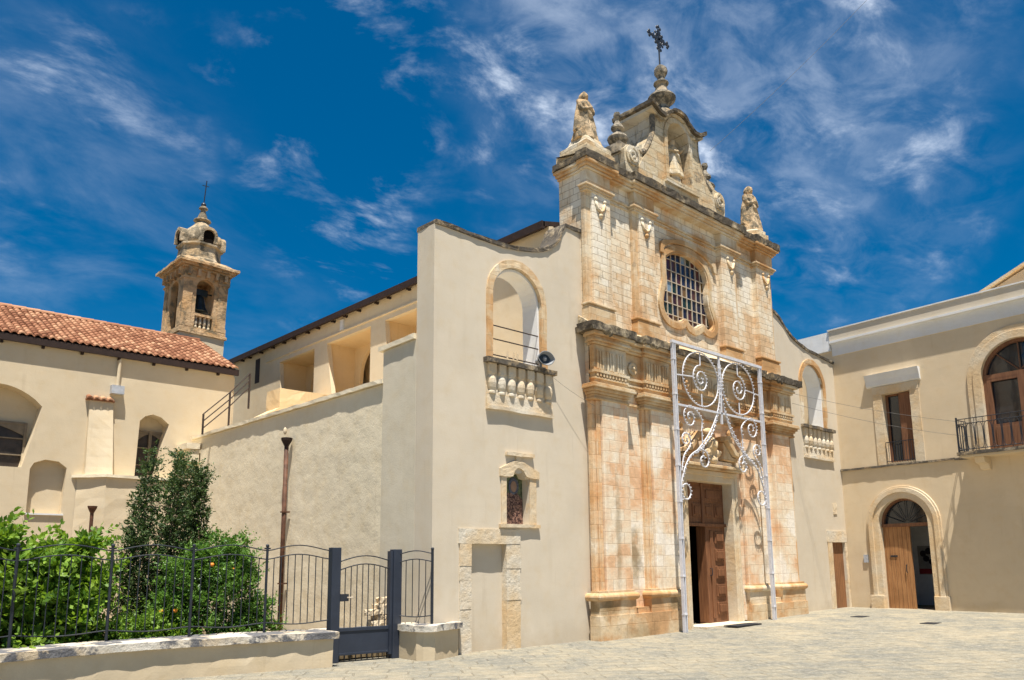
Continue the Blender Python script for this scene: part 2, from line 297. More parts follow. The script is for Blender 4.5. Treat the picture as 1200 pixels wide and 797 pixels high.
# ---------------------------------------------------------------- geometry helpers
class MB:
    def __init__(s): s.v, s.f, s.r = [], [], []
    def add(s, vs, fs, rnd=0.):
        k = len(s.v); s.v += [tuple(p) for p in vs]; s.f += [tuple(i+k for i in f) for f in fs]; s.r += [rnd]*len(fs); return s
    def box(s, x0, x1, y0, y1, z0, z1, rnd=0.):
        return s.add([(x0, y0, z0), (x1, y0, z0), (x1, y1, z0), (x0, y1, z0), (x0, y0, z1), (x1, y0, z1), (x1, y1, z1), (x0, y1, z1)],
                     [(0, 3, 2, 1), (4, 5, 6, 7), (0, 1, 5, 4), (1, 2, 6, 5), (2, 3, 7, 6), (3, 0, 4, 7)], rnd)
    def prism(s, poly, a, b, holes=(), ax='y'):
        f = {'y': lambda p, t: (p[0], t, p[1]), 'x': lambda p, t: (t, p[0], p[1]), 'z': lambda p, t: (p[0], p[1], t)}[ax]
        loops = [list(poly)] + [list(h) for h in holes]; flat = [p for l in loops for p in l]
        tri = tessellate_polygon([[Vector((p[0], p[1], 0)) for p in l] for l in loops]); n = len(flat)
        vs = [f(p, a) for p in flat] + [f(p, b) for p in flat]
        fs = [tuple(t) for t in tri] + [tuple(i+n for i in reversed(t)) for t in tri]; k = 0
        for l in loops:
            m = len(l)
            for i in range(m): j = (i+1) % m; fs.append((k+i, k+j, k+j+n, k+i+n))
            k += m
        return s.add(vs, fs)
    def tube(s, pts, r, n=6, closed=False, r2=None):
        pts = [Vector(p) for p in pts]; vs, fs = [], []; m = len(pts); prev = None
        for i, p in enumerate(pts):
            d = (pts[(i+1) % m]-pts[i-1]) if closed else (pts[min(i+1, m-1)]-pts[max(i-1, 0)])
            d.normalize(); a = prev if prev is not None else (Vector((0, 0, 1)) if abs(d.z) < .9 else Vector((1, 0, 0)))
            a = (a - d*a.dot(d)).normalized(); prev = a; b = d.cross(a); rr = r if r2 is None else r+(r2-r)*i/(m-1)
            vs += [p+(a*math.cos(2*math.pi*k/n)+b*math.sin(2*math.pi*k/n))*rr for k in range(n)]
        for i in range(m if closed else m-1):
            j = (i+1) % m
            for k in range(n): fs.append((i*n+k, i*n+(k+1) % n, j*n+(k+1) % n, j*n+k))
        if not closed: fs += [tuple(range(n))[::-1], tuple(range((m-1)*n, m*n))]
        return s.add(vs, fs)
    def lathe(s, prof, cx=0, cy=0, n=20, sx=1, sy=1, rot=0, z0=0):
        vs, fs = [], []; m = len(prof)
        for r, z in prof: vs += [(cx+max(r, .001)*sx*math.cos(rot+2*math.pi*k/n), cy+max(r, .001)*sy*math.sin(rot+2*math.pi*k/n), z+z0) for k in range(n)]
        for i in range(m-1):
            for k in range(n): fs.append((i*n+k, i*n+(k+1) % n, (i+1)*n+(k+1) % n, (i+1)*n+k))
        fs += [tuple(range(n))[::-1], tuple(range((m-1)*n, m*n))]
        return s.add(vs, fs)
    def ball(s, c, r, sc=(1, 1, 1), n=10):
        prof = [(math.sin(math.pi*i/n), -math.cos(math.pi*i/n)) for i in range(n+1)]; k = len(s.v)
        s.lathe([(max(a, .01), z) for a, z in prof], n=n+4)
        for i in range(k, len(s.v)): p = s.v[i]; s.v[i] = (c[0]+p[0]*r*sc[0], c[1]+p[1]*r*sc[1], c[2]+p[2]*r*sc[2])
        return s
    def xf(s, m, k=0):
        for i in range(k, len(s.v)): s.v[i] = tuple(m @ Vector(s.v[i]))
        return s
    def build(s, name, mat, parent=None, smooth=False, bevel=0., jit=0., cut=0., freq=3., remesh=0., loc=None, rndattr=False):
        me = bpy.data.meshes.new(name); me.from_pydata(s.v, [], s.f)
        bm = bmesh.new(); bm.from_mesh(me); bmesh.ops.recalc_face_normals(bm, faces=bm.faces)
        if cut:
            bmesh.ops.remove_doubles(bm, verts=bm.verts, dist=1e-5)
            for _ in range(7):
                es = [e for e in bm.edges if e.calc_length() > cut]
                if not es: break
                bmesh.ops.subdivide_edges(bm, edges=es, cuts=1, use_grid_fill=True)
            bmesh.ops.triangulate(bm, faces=[f for f in bm.faces if len(f.verts) > 4])
        if jit:
            for v in bm.verts: v.co += noise.noise_vector(v.co*freq)*jit + noise.noise_vector(v.co*freq*3.1+Vector((7, 3, 1)))*jit*.5
        bm.to_mesh(me); bm.free()
        if smooth:
            for p in me.polygons: p.use_smooth = True
        if rndattr and not cut:
            at = me.attributes.new('rnd', 'FLOAT', 'FACE'); at.data.foreach_set('value', s.r)
        me.materials.append(M[mat] if isinstance(mat, str) else mat)
        o = bpy.data.objects.new(name, me); SC.collection.objects.link(o)
        if loc: o.location = loc
        if parent: o.parent = parent
        if bevel: b = o.modifiers.new('bevel', 'BEVEL'); b.width = bevel; b.segments = 2; b.limit_method = 'ANGLE'; b.angle_limit = R(40)
        if remesh:
            r_ = o.modifiers.new('remesh', 'REMESH'); r_.mode = 'VOXEL'; r_.voxel_size = remesh; r_.use_smooth_shade = True
            sm = o.modifiers.new('smooth', 'SMOOTH'); sm.iterations = 2; sm.factor = .5
        return o
def tag(o, label=None, cat=None, group=None, kind=None):
    if label: o['label'] = label
    if cat: o['category'] = cat
    if group: o['group'] = group
    if kind: o['kind'] = kind
    return o
def thing(name, label, cat, loc=(0, 0, 0), rz=0, group=None):
    o = bpy.data.objects.new(name, None); SC.collection.objects.link(o); o.location = loc; o.rotation_euler = (0, 0, rz); o.empty_display_size = .2
    return tag(o, label, cat, group)
def box(name, mat, parent, *a, **k): return MB().box(*a).build(name, mat, parent, **k)
def archpts(x0, x1, z0, zs, rise=None, n=16):
    """open-bottom rectangle with an arch: corner order starts bottom left, goes clockwise over the top"""
    r = (x1-x0)/2; rise = rise or r; c = (x0+x1)/2
    return [(x0, z0)] + [(c-r*math.cos(math.pi*i/n), zs+rise*math.sin(math.pi*i/n)) for i in range(n+1)] + [(x1, z0)]
def ring(outer, inner):   # two equal-length open outlines joined to one closed band
    return list(outer) + list(reversed(inner))
def catmull(p, n=6):
    out = []; p = [Vector(q) for q in p]
    for i in range(len(p)-1):
        a, b, c, d = p[max(i-1, 0)], p[i], p[i+1], p[min(i+2, len(p)-1)]
        for k in range(n):
            t = k/n; out.append(.5*((2*b)+(c-a)*t+(2*a-5*b+4*c-d)*t*t+(3*b-a-3*c+d)*t**3))
    return out + [p[-1]]
def c2(p, n=6): return [(q.x, q.y) for q in catmull([(a, b, 0) for a, b in p], n)]

# ================================================================ ground
def gz(x): t = min(max((x-4)/11, 0), 1); return .13*t*t*(3-2*t)
g = MB(); xs = [-600, -100, -40, -20, -12]+[-10+i*.5 for i in range(64)]+[30, 60, 120, 600]; ys = [-600, -100, -40, -25]+[-16+i*.5 for i in range(36)]+[6, 20, 60, 200, 600]
g.add([(x, y, gz(x)) for y in ys for x in xs], [(j*len(xs)+i, j*len(xs)+i+1, (j+1)*len(xs)+i+1, (j+1)*len(xs)+i) for j in range(len(ys)-1) for i in range(len(xs)-1)])
tag(g.build('piazza_ground', 'paving', smooth=True), kind='structure')
gs = MB(); gs.prism([(-14, 1.2), (-5, 1.2), (-3.5, 1.0), (-1.8, .8), (-.01, .7), (-.01, 11.5), (-14, 11.5)], .02, .16, ax='z')
tag(gs.build('garden_ground', 'soil', cut=.6, jit=.03), kind='structure')

# ================================================================ church
CH = thing('church', 'pale stone baroque church with stuccoed side wings, curved gable and dark eaves', 'church', (4, 0, 0))
def ch(mb, name, mat, parent=None, **k):
    mb.xf(Matrix.Translation((-4, 0, 0)))
    if parent: return mb.build(name, mat, parent, **k)
    return mb.build(name, mat, CH, **k)
def moved(name, parts_xf=None): pass
def child_empty(name, parent):
    return None

# --- left wing (a free standing screen wall with a real arch through it)
curveL = c2([(0, 8.03), (.57, 8.03), (1.15, 8.02), (1.76, 8.03), (2.26, 8.08), (2.78, 8.20), (3.18, 8.38), (3.44, 8.64), (3.60, 8.98), (3.74, 9.02), (4.3, 9.0)], 5)
archL = archpts(1.44, 2.82, 5.55, 6.96)
nicheDoor = [(.90, -.3), (.90, 1.97), (1.78, 1.97), (1.78, -.3)]
shr = [(1.79, 2.36), (1.79, 3.26), (1.94, 3.28), (2.02, 3.40), (2.08, 3.36), (2.16, 3.36), (2.24, 3.40), (2.32, 3.28), (2.42, 3.26), (2.42, 2.36)]
wall = MB().prism([(0, -.3), (.0, 8.03)] + curveL[1:] + [(4.3, -.3), (1.78, -.3), (1.78, 1.97), (.90, 1.97), (.90, -.3)], 0, .54, [archL, shr])
ch(wall, 'wing_wall', 'wing')
ch(MB().box(.86, 1.82, .12, .50, -.3, 2.0), 'walled_up_doorway', 'wing')
# coping band along the curve
up = [(x, z+.085) for x, z in curveL]
ch(MB().prism(ring(up, curveL), -.035, .57), 'wing_coping', 'coping', cut=.2, jit=.02)
ch(MB().prism(ring(archpts(1.29, 2.97, 5.60, 6.98, n=18), archpts(1.443, 2.817, 5.60, 6.96, n=18)), -.035, .05), 'arch_surround', 'stone_trim', cut=.25, jit=.012)
ch(MB().prism(ring(archpts(1.445, 2.815, 5.56, 6.955, n=18), archpts(1.49, 2.77, 5.56, 6.95, n=18)), .052, .50), 'arch_lining', 'white')
# carved balustrade below the arch
def balustrade(x0, x1, top, parent, y=0., h=.95):
    w = x1-x0
    o = ch(MB().box(x0, x1, y-.045, y+.02, top-h, top-h+.24), 'balustrade', 'jamb', cut=.25, jit=.012)
    ch(MB().box(x0-.05, x1+.05, y-.15, y+.05, top-.10, top), 'balustrade_rail', 'coping', o, cut=.2, jit=.018)
    ch(MB().box(x0-.0, x1+.0, y-.075, y+.02, top-h-.07, top-h), 'balustrade_base', 'jamb', o, cut=.25, jit=.012)
    ch(MB().box(x0+.01, x1-.01, y-.015, y+.02, top-h+.23, top-.10), 'balustrade_backing', 'jamb', o)
    n = 7; q = w/1.9
    for i in range(n):
        cx = x0+(i+.5)*w/n; zb, zt = top-h+.24, top-.10
        b = MB().lathe([(.085*q, zb), (.085*q, zb+.05), (.06*q, zb+.07), (.10*q, zb+.13), (.118*q, zb+.22), (.11*q, zb+.30), (.075*q, zb+.37), (.09*q, zb+.40), (.09*q, zt)], cx, y-.03, 12, sy=.75)
        b.box(cx-.10*q, cx+.10*q, y-.085, y, zt-.19, zt+.003)
        ch(b, 'baluster', 'jamb', o, bevel=.01, jit=.008)
    return o
balustrade(1.27, 3.10, 5.60, CH)
rods = MB()
for z in (6.33, 6.05, 5.72): rods.tube([(1.47, .06, z), (2.79, .06, z)], .014)
ch(rods, 'safety_rods', 'rail')
for x in (1.83, 2.0, 2.10):
    ch(MB().tube([(x, -.02, 5.58), (x+.01, -.03, 5.82)], .018), 'peg', 'portal')
# doorway jamb stones
for i, (z0, z1) in enumerate([(-.05, .78), (.785, 1.30), (1.305, 1.56), (1.565, 1.97)]):
    ch(MB().box(.62+.01*(i % 2), .903, -.018-.006*(i % 2), .14, z0, z1), 'jamb_stone', 'portal' if i == 3 else 'jamb', cut=.12, jit=.005, freq=4)
for i, (z0, z1) in enumerate([(-.08, .90), (.905, 1.24), (1.245, 1.50), (1.505, 1.78), (1.785, 1.97)]):
    ch(MB().box(1.777, 2.14+.02*(i % 2), -.018-.006*(i % 2), .14, z0, z1), 'jamb_stone', 'portal' if i in (0,) else 'jamb', cut=.12, jit=.005, freq=4)
ch(MB().box(.60, 2.15, -.025, .14, 1.973, 2.25), 'door_lintel', 'jamb', cut=.15, jit=.006, freq=4)
# shrine
sh = ch(MB().box(1.60, 2.68, -.065, .10, 2.29, 2.355), 'wall_shrine', 'portal', cut=.15, jit=.012)
ch(MB().box(1.66, 1.787, -.025, .10, 2.358, 3.29), 'shrine_jamb', 'portal', sh, cut=.15, jit=.01)
ch(MB().box(2.423, 2.60, -.025, .10, 2.358, 3.28), 'shrine_jamb', 'portal', sh, cut=.15, jit=.01)
ch(MB().prism([(1.62, 3.293), (1.62, 3.44), (1.98, 3.60), (2.04, 3.60), (2.04, 3.72), (2.20, 3.72), (2.20, 3.60), (2.28, 3.58), (2.68, 3.42), (2.68, 3.283), (2.425, 3.283), (2.42, 3.28), (2.32, 3.30), (2.24, 3.42), (2.16, 3.46), (2.08, 3.46), (2.02, 3.42), (1.94, 3.30), (1.79, 3.28)], -.045, .10), 'shrine_hood', 'portal', sh, cut=.12, jit=.012)
ch(MB().box(1.78, 2.53, -.07, .02, 3.70, 3.77), 'shrine_drip_ledge', 'portal', sh, cut=.15, jit=.012)
pm, _, pl_, pb = new_mat('shrine_picture_colours', .5, .3); pt = NT(pm); pv = pt.coord()
pl_.new(pt.mix(pt.rng(pt.noise(pv, 30, 5, .7), .44, .56), (.035, .014, .014), (.26, .15, .11)), pb.inputs['Base Color']); M['robe'] = pm
M['pic_bg'] = plain('picture_background', (.10, .12, .06), .4, .4, .6, 0, 18); M['skin'] = plain('painted_skin', (.30, .19, .13), .6, .2, .1); M['pic_veil'] = plain('picture_veil', (.09, .10, .13), .5, .3, .4, 0, 30)
ch(MB().box(1.77, 2.44, .20, .24, 2.33, 3.48), 'shrine_picture', 'pic_bg', sh)
rb = MB().prism([(1.80, 2.37), (1.80, 2.86), (1.92, 2.93), (2.02, 2.99), (2.26, 2.99), (2.34, 2.92), (2.41, 2.87), (2.41, 2.37)], .185, .199)
ch(rb, 'painted_robe', 'robe', sh)
ch(MB().ball((2.17, .19, 3.13), .145, (1, .1, 1.25)), 'painted_veil', 'pic_veil', sh, smooth=True)
ch(MB().ball((2.16, .175, 3.12), .085, (1, .14, 1.3)), 'painted_face', 'skin', sh, smooth=True)

# --- garden side of the wing and long terrace wall
ch(MB().prism([(1.66, -.3), (1.66, 5.18), (11.55, 5.20), (11.55, -.3)], .05, .45, ax='x'), 'terrace_wall', 'side')
M['stub'] = stucco('grey_cream_stucco', (.62, .555, .43), .05, .2, .25, .6)
ch(MB().prism([(.545, -.3), (.545, 5.86), (1.66, 5.83), (1.66, -.3)], .0, .45, ax='x'), 'corner_buttress', 'stub')
ch(MB().prism([(.555, 5.865), (.555, 5.97), (1.76, 5.93), (1.76, 5.835)], -.06, .50, ax='x').build if False else MB().prism([(.555, 5.865), (.555, 5.97), (1.76, 5.93), (1.76, 5.835)], -.06, .50, ax='x'), 'terrace_coping', 'side', cut=.3, jit=.01)
ch(MB().prism([(1.665, 5.185), (1.665, 5.27), (11.5, 5.29), (11.5, 5.205)], -.02, .52, ax='x'), 'terrace_coping', 'side', cut=.3, jit=.015)
ch(MB().box(.46, 3.8, .56, 11.5, 4.95, 5.05), 'terrace_floor', 'nave')

# --- nave: side wall with loggia openings, roof
def side_poly(a): return a
op = []
for (t0, t1, b0, b1) in ((4.6, 7.39, 4.6, 7.0), (8.14, 10.69, 8.14, 9.95), (11.48, 13.92, 11.46, 13.45)):
    op.append([(b0, 5.3), (t0, 8.60), (t1, 8.60), (b1, 5.3)])
ch(MB().prism([(.66, 4.9), (.66, 9.33), (17.75, 9.33), (17.75, 4.9)], 3.8, 3.95, op, ax='x'), 'nave_wall', 'nave')
ch(MB().box(3.76, 3.86, .68, 14.95, 8.77, 8.815), 'string_moulding', 'nave')
lg = MB()
for (y0, y1) in ((4.5, 7.42), (8.11, 10.72), (11.43, 13.95)):
    lg.box(3.95, 4.85, y1, y1+.10, 5.0, 8.9).box(3.95, 4.85, y0-.1, y0, 5.0, 8.9).box(3.95, 5.45, y0-.1, y1+.1, 8.62, 8.74).box(3.95, 5.4, y0-.1, y1+.1, 4.95, 5.05)
    ym = (y0+y1)/2
    lg.prism([(y0-.1, 5.0), (y0-.1, 8.9), (y1+.1, 8.9), (y1+.1, 5.0)], 4.85, 4.97, [archpts(ym-.85, ym+.95, 5.3, 7.6, .95)], ax='x')
    lg.box(5.35, 5.45, y0-.1, y1+.1, 5.0, 8.8)
M['loggia'] = stucco('bounce_tinted_stucco', (.74, .56, .33), .04, .1, .2)  # warm bounced light of recess and stair block put into the colour
ch(lg, 'loggia_recess', 'loggia')
ch(MB().box(5.5, 12.4, .66, 17.6, 4.9, 9.2), 'nave_body', 'nave')
ch(MB().box(3.792, 3.84, 15.45, 15.80, 8.15, 9.05), 'nave_window', 'fascia')
rf = MB().prism([(3.62, 9.26), (3.62, 9.38), (8.2, 10.5), (12.7, 9.38), (12.7, 9.26), (8.2, 10.36)], .66, 17.9)
ch(rf, 'nave_roof', 'fascia')
ch(MB().box(3.57, 3.66, .66, 17.95, 9.20, 9.385), 'eave_gutter', 'fascia')
for i in range(15): y = 5.4+i*.82+random.uniform(-.15, .15); ch(MB().box(3.66, 3.82, y, y+.05, 9.17, 9.24), 'eave_bracket', 'fascia')
ch(MB().box(3.74, 3.80, 9.65, 9.82, 8.83, 9.15), 'vent_stub', 'palace_white')
# landing at the top of the stair
ch(MB().prism([(.5, 5.05), (1.5, 5.9), (2.1, 6.25), (2.1, 6.85), (3.79, 6.85), (3.79, 5.05)], 10.35, 11.2), 'stair_block', 'loggia', cut=.3, jit=.02)

# --- right wing
curveR = c2([(12.5, 9.02), (13.0, 8.82), (13.6, 8.40), (14.1, 8.22), (14.66, 8.10), (15.4, 8.04), (16.42, 7.94)], 5)
aR = archpts(14.12, 15.52, 5.62, 6.98); sdoor = [(15.36, -.3), (15.36, 2.13), (16.22, 2.13), (16.22, -.3)]
ch(MB().prism([(12.5, -.3), (12.5, 9.02)] + curveR[1:] + [(16.42, -.3), (16.22, -.3), (16.22, 2.13), (15.36, 2.13), (15.36, -.3)], 0, .54, [aR]), 'wing_wall', 'wing')
ch(MB().prism(ring([(x, z+.08) for x, z in curveR], curveR), -.035, .57), 'wing_coping', 'coping', cut=.2, jit=.02)
ch(MB().prism(ring(archpts(13.97, 15.67, 5.66, 7.0, n=18), archpts(14.123, 15.517, 5.66, 6.98, n=18)), -.035, .05), 'arch_surround', 'stone_trim', cut=.25, jit=.012)
ch(MB().prism(ring(archpts(14.125, 15.515, 5.64, 6.975, n=18), archpts(14.16, 15.48, 5.64, 6.97, n=18)), .052, .50), 'arch_lining', 'white')
ch(MB().box(12.9, 16.9, 1.25, 1.4, 4.9, 8.6), 'back_wall', 'white')
balustrade(13.97, 15.88, 5.68, CH)
ch(MB().box(15.34, 16.24, .07, .13, -.1, 2.16), 'side_door', 'smalldoor')
ch(MB().box(15.08, 15.363, -.02, .2, 0, 2.13), 'door_jamb', 'portal', cut=.2, jit=.01)
ch(MB().box(16.217, 16.37, -.02, .2, 0, 2.13), 'door_jamb', 'portal', cut=.2, jit=.01)
ch(MB().box(15.05, 16.36, -.025, .2, 2.133, 2.48), 'door_lintel', 'jamb', cut=.2, jit=.01)
ch(MB().box(15.62, 15.85, -.03, .02, 3.0, 3.34), 'patched_stone', 'portal', cut=.1, jit=.02)

# --- central facade, lower storey
LX0, LX1 = 4.20, 12.72; YL = -.15
ch(MB().prism([(LX0, -.3), (LX0, 6.72), (LX1, 6.72), (LX1, -.3), (9.46, -.3), (9.46, 3.58), (7.48, 3.58), (7.48, -.3)], YL, .60), 'lower_facade', 'stone_low')
ch(MB().box(7.5, 9.5, .62, 3.2, -.2, 4), 'church_interior', 'dark') if False else None
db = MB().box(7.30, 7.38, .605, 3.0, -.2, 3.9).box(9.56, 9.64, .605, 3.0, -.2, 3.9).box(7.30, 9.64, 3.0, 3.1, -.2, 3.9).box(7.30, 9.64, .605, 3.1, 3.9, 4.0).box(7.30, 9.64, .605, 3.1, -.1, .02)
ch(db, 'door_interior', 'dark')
PIL = [(4.12, 5.22), (5.86, 6.86), (9.94, 10.94), (11.60, 12.76)]
for i, (a, b) in enumerate(PIL):
    left = i < 2
    p = MB().box(a+(.24 if left else .0), b-(.0 if left else .24), -.33, YL+.05, .55, 5.12)
    pil = ch(p, 'pilaster', 'stone_low', bevel=.012)
    s0, s1 = (a, a+.25) if left else (b-.25, b)
    ch(MB().box(s0, s1, -.23, YL+.05, .55, 5.12).box(s0+(.10 if left else .02), s1-(.02 if left else .10), -.27, YL+.05, .55, 5.12), 'pilaster_strip', 'strip', pil, bevel=.01)
    # base torus + plinth
    tz = .88
    pr = []
    t_ = MB()
    for k in range(8):
        a0 = -math.pi/2+math.pi*k/8; a1 = -math.pi/2+math.pi*(k+1)/8
        e0, e1 = .085*math.cos(a0), .085*math.cos(a1); z0, z1 = tz+.085*math.sin(a0), tz+.085*math.sin(a1)
        m0, m1 = a-.03, b+.03
        t_.add([(m0-e0, -.33-e0, z0), (m1+e0, -.33-e0, z0), (m1+e1, -.33-e1, z1), (m0-e1, -.33-e1, z1), (m0-e0, .0, z0), (m0-e1, .0, z1), (m1+e0, .0, z0), (m1+e1, .0, z1)],
               [(0, 1, 2, 3), (4, 0, 3, 5), (1, 6, 7, 2)])
    t_.box(a-.04, b+.04, -.345, -.1, tz+.083, tz+.125)
    ch(t_, 'torus_base', 'stone_trim', pil, smooth=False)
    ch(MB().box(a-.05, b+.05, -.36, -.1, -.3, tz-.08), 'plinth', 'plinth', pil, cut=.4, jit=.008)
    # capital: stepped mouldings
    c_ = MB()
    for z0, z1, e in ((5.10, 5.15, .05), (5.155, 5.22, .03), (5.222, 5.28, .07), (5.282, 5.345, .12), (5.347, 5.41, .17), (5.412, 5.45, .15)):
        c_.box(a-e, b+e, -.31-e, -.1, z0, z1)
    ch(c_, 'capital', 'carved', pil, bevel=.01)
# low plinth courses between the pilasters
for (a, b) in ((5.22, 5.86), (10.94, 11.60)):
    ch(MB().box(a+.05, b-.05, -.30, YL+.02, -.3, .62), 'plinth_course', 'plinth', cut=.4, jit=.01)
ch(MB().box(4.04, 6.93, -.385, -.1, -.3, .50), 'plinth_course', 'plinth', cut=.35, jit=.008)
ch(MB().box(9.90, 12.86, -.385, -.1, -.3, .48), 'plinth_course', 'plinth', cut=.35, jit=.008)
ch(MB().box(5.24, 5.84, -.21, -.1, 5.13, 5.18).box(6.90, 9.90, -.21, -.1, 5.13, 5.18).box(10.97, 11.57, -.21, -.1, 5.13, 5.18), 'astragal_band', 'carved')
# entablature
ent = MB().box(4.20, 12.74, -.24, -.1, 5.455, 6.34)
for a, b in PIL: ent.box(a, b, -.34, -.2, 5.455, 6.34)
ENT = ch(ent, 'entablature', 'carved', bevel=.01)
mo = MB()
for z0, z1, e in ((5.56, 5.60, .03), (5.70, 5.76, .05)):
    mo.box(4.18-e, 12.76+e, -.26-e, -.15, z0, z1)
    for a, b in PIL: mo.box(a-e, b+e, -.345-e, -.2, z0+.001, z1+.001)
ch(mo, 'architrave_moulding', 'carved')
for a, b in PIL:
    x = a+.03
    while x < b-.05: ch(MB().box(x, x+.055, -.385, -.3, 5.62, 5.695), 'dentil', 'carved', ENT); x += .105
def triglyph(x0, y0):
    tg = MB().box(x0-.012, x0+.237, y0+.012, -.2, 6.20, 6.225).box(x0-.012, x0+.237, y0+.012, -.2, 5.765, 5.79)
    for q in range(3): tg.box(x0+q*.085, x0+q*.085+.055, y0, -.2, 5.788, 6.202)
    ch(tg, 'triglyph', 'carved', ENT)
for a, b in PIL:
    for k in range(3): triglyph(a+.06+k*(b-a-.06)/3, -.375)
for cx in (7.2, 7.9, 8.6, 9.3): triglyph(cx, -.275)
for cx in (5.54, 11.27, 7.62, 8.35, 9.05):
    ro = MB(); ro.lathe([(.001, -.05), (.05, -.06), (.055, -.02), (.09, -.035), (.12, -.03), (.15, -.045), (.165, 0)], n=18)
    ro.xf(Matrix.Translation((cx, -.245, 6.0)) @ Matrix.Rotation(R(-90), 4, 'X').inverted().inverted())
    ch(ro, 'rosette', 'carved', smooth=True)
co = MB()
for z0, z1, e in ((6.345, 6.40, .04), (6.402, 6.46, .09), (6.462, 6.52, .06), (6.522, 6.60, .15)):
    co.box(4.18-e, 12.78+e, -.28-e, -.1, z0, z1)
    for a, b in PIL: co.box(a-e, b+e, -.36-e, -.2, z0+.001, z1+.001)
ch(co, 'cornice_moulding', 'carved', bevel=.012)
cn = MB().box(3.90, 13.06, -.47, .02, 6.605, 6.74).box(3.86, 5.40, -.55, -.1, 6.60, 6.785).box(5.70, 7.02, -.55, -.1, 6.60, 6.785).box(9.80, 11.10, -.55, -.1, 6.60, 6.785).box(11.42, 13.12, -.55, .02, 6.60, 6.785)
ch(cn, 'lower_cornice', 'cornice', cut=.16, jit=.028, freq=4)
ch(MB().add([(3.95, -.46, 6.75), (13.0, -.46, 6.75), (13.0, -.05, 7.02), (3.95, -.05, 7.02), (3.95, -.02, 6.7), (13.0, -.02, 6.7)], [(0, 1, 2, 3), (0, 3, 4), (1, 5, 2)]), 'cornice_weathering', 'attic', cut=.3, jit=.03)
for cx in (4.32, 6.0, 10.1, 11.8):
    hd = MB().ball((cx, -.50, 6.62), .10, (1.1, .8, .9)).ball((cx+.16, -.50, 6.60), .07)
    ch(hd, 'corbel_head', 'cornice', smooth=True, jit=.03, freq=9)

# --- central facade, upper storey
UX0, UX1 = 4.14, 12.28; YU = -.10
wo_ = c2([(7.22, 9.22), (7.58, 9.42), (8.05, 9.50), (8.55, 9.45), (8.90, 9.28), (9.02, 9.0), (9.00, 8.60), (9.04, 8.28), (9.18, 8.0), (9.22, 7.80), (9.10, 7.66), (8.92, 7.66), (8.74, 7.76), (8.56, 7.68), (8.36, 7.58), (8.16, 7.62), (8.02, 7.74), (7.88, 7.72), (7.70, 7.62), (7.38, 7.60), (7.14, 7.70), (7.04, 7.92), (7.08, 8.20), (7.20, 8.55), (7.20, 8.90), (7.22, 9.22)], 4)[:-1]
cxw, czw = 8.18, 8.55
def off(pts, d):
    out = []; n = len(pts)
    for i in range(n):
        a, b = Vector(pts[i-1]), Vector(pts[(i+1) % n]); t = (b-a).normalized(); out.append((pts[i][0]-t.y*d, pts[i][1]+t.x*d))
    return out
ch(MB().prism([(UX0, 6.6), (UX0, 10.72), (UX1, 10.72), (UX1, 6.6)], YU, .64, [wo_]), 'upper_facade', 'stone_up')
def smoothclosed(pts, it=2):
    for _ in range(it): pts = [((pts[i-1][0]+2*p[0]+pts[(i+1) % len(pts)][0])/4, (pts[i-1][1]+2*p[1]+pts[(i+1) % len(pts)][1])/4) for i, p in enumerate(pts)]
    return pts
wind = ch(MB().prism(off(wo_, .20), -.15, -.05, [off(wo_, .05)]), 'rose_window', 'carved', bevel=.02)
ch(MB().prism(off(wo_, .07), -.13, .0, [off(wo_, -.005)]), 'window_reveal', 'stone_trim', wind, bevel=.01)
# hood over the window
ch(MB().prism(c2([(6.98, 9.30), (7.02, 9.60), (7.35, 9.72), (7.9, 9.86), (8.6, 9.86), (9.1, 9.70), (9.42, 9.60), (9.46, 9.30)], 3)+[(9.34, 9.32)]+c2([(9.30, 9.46), (8.9, 9.66), (8.2, 9.74), (7.5, 9.66), (7.14, 9.48), (7.10, 9.30)], 3), -.17, -.05), 'window_hood', 'stone_trim', bevel=.015)
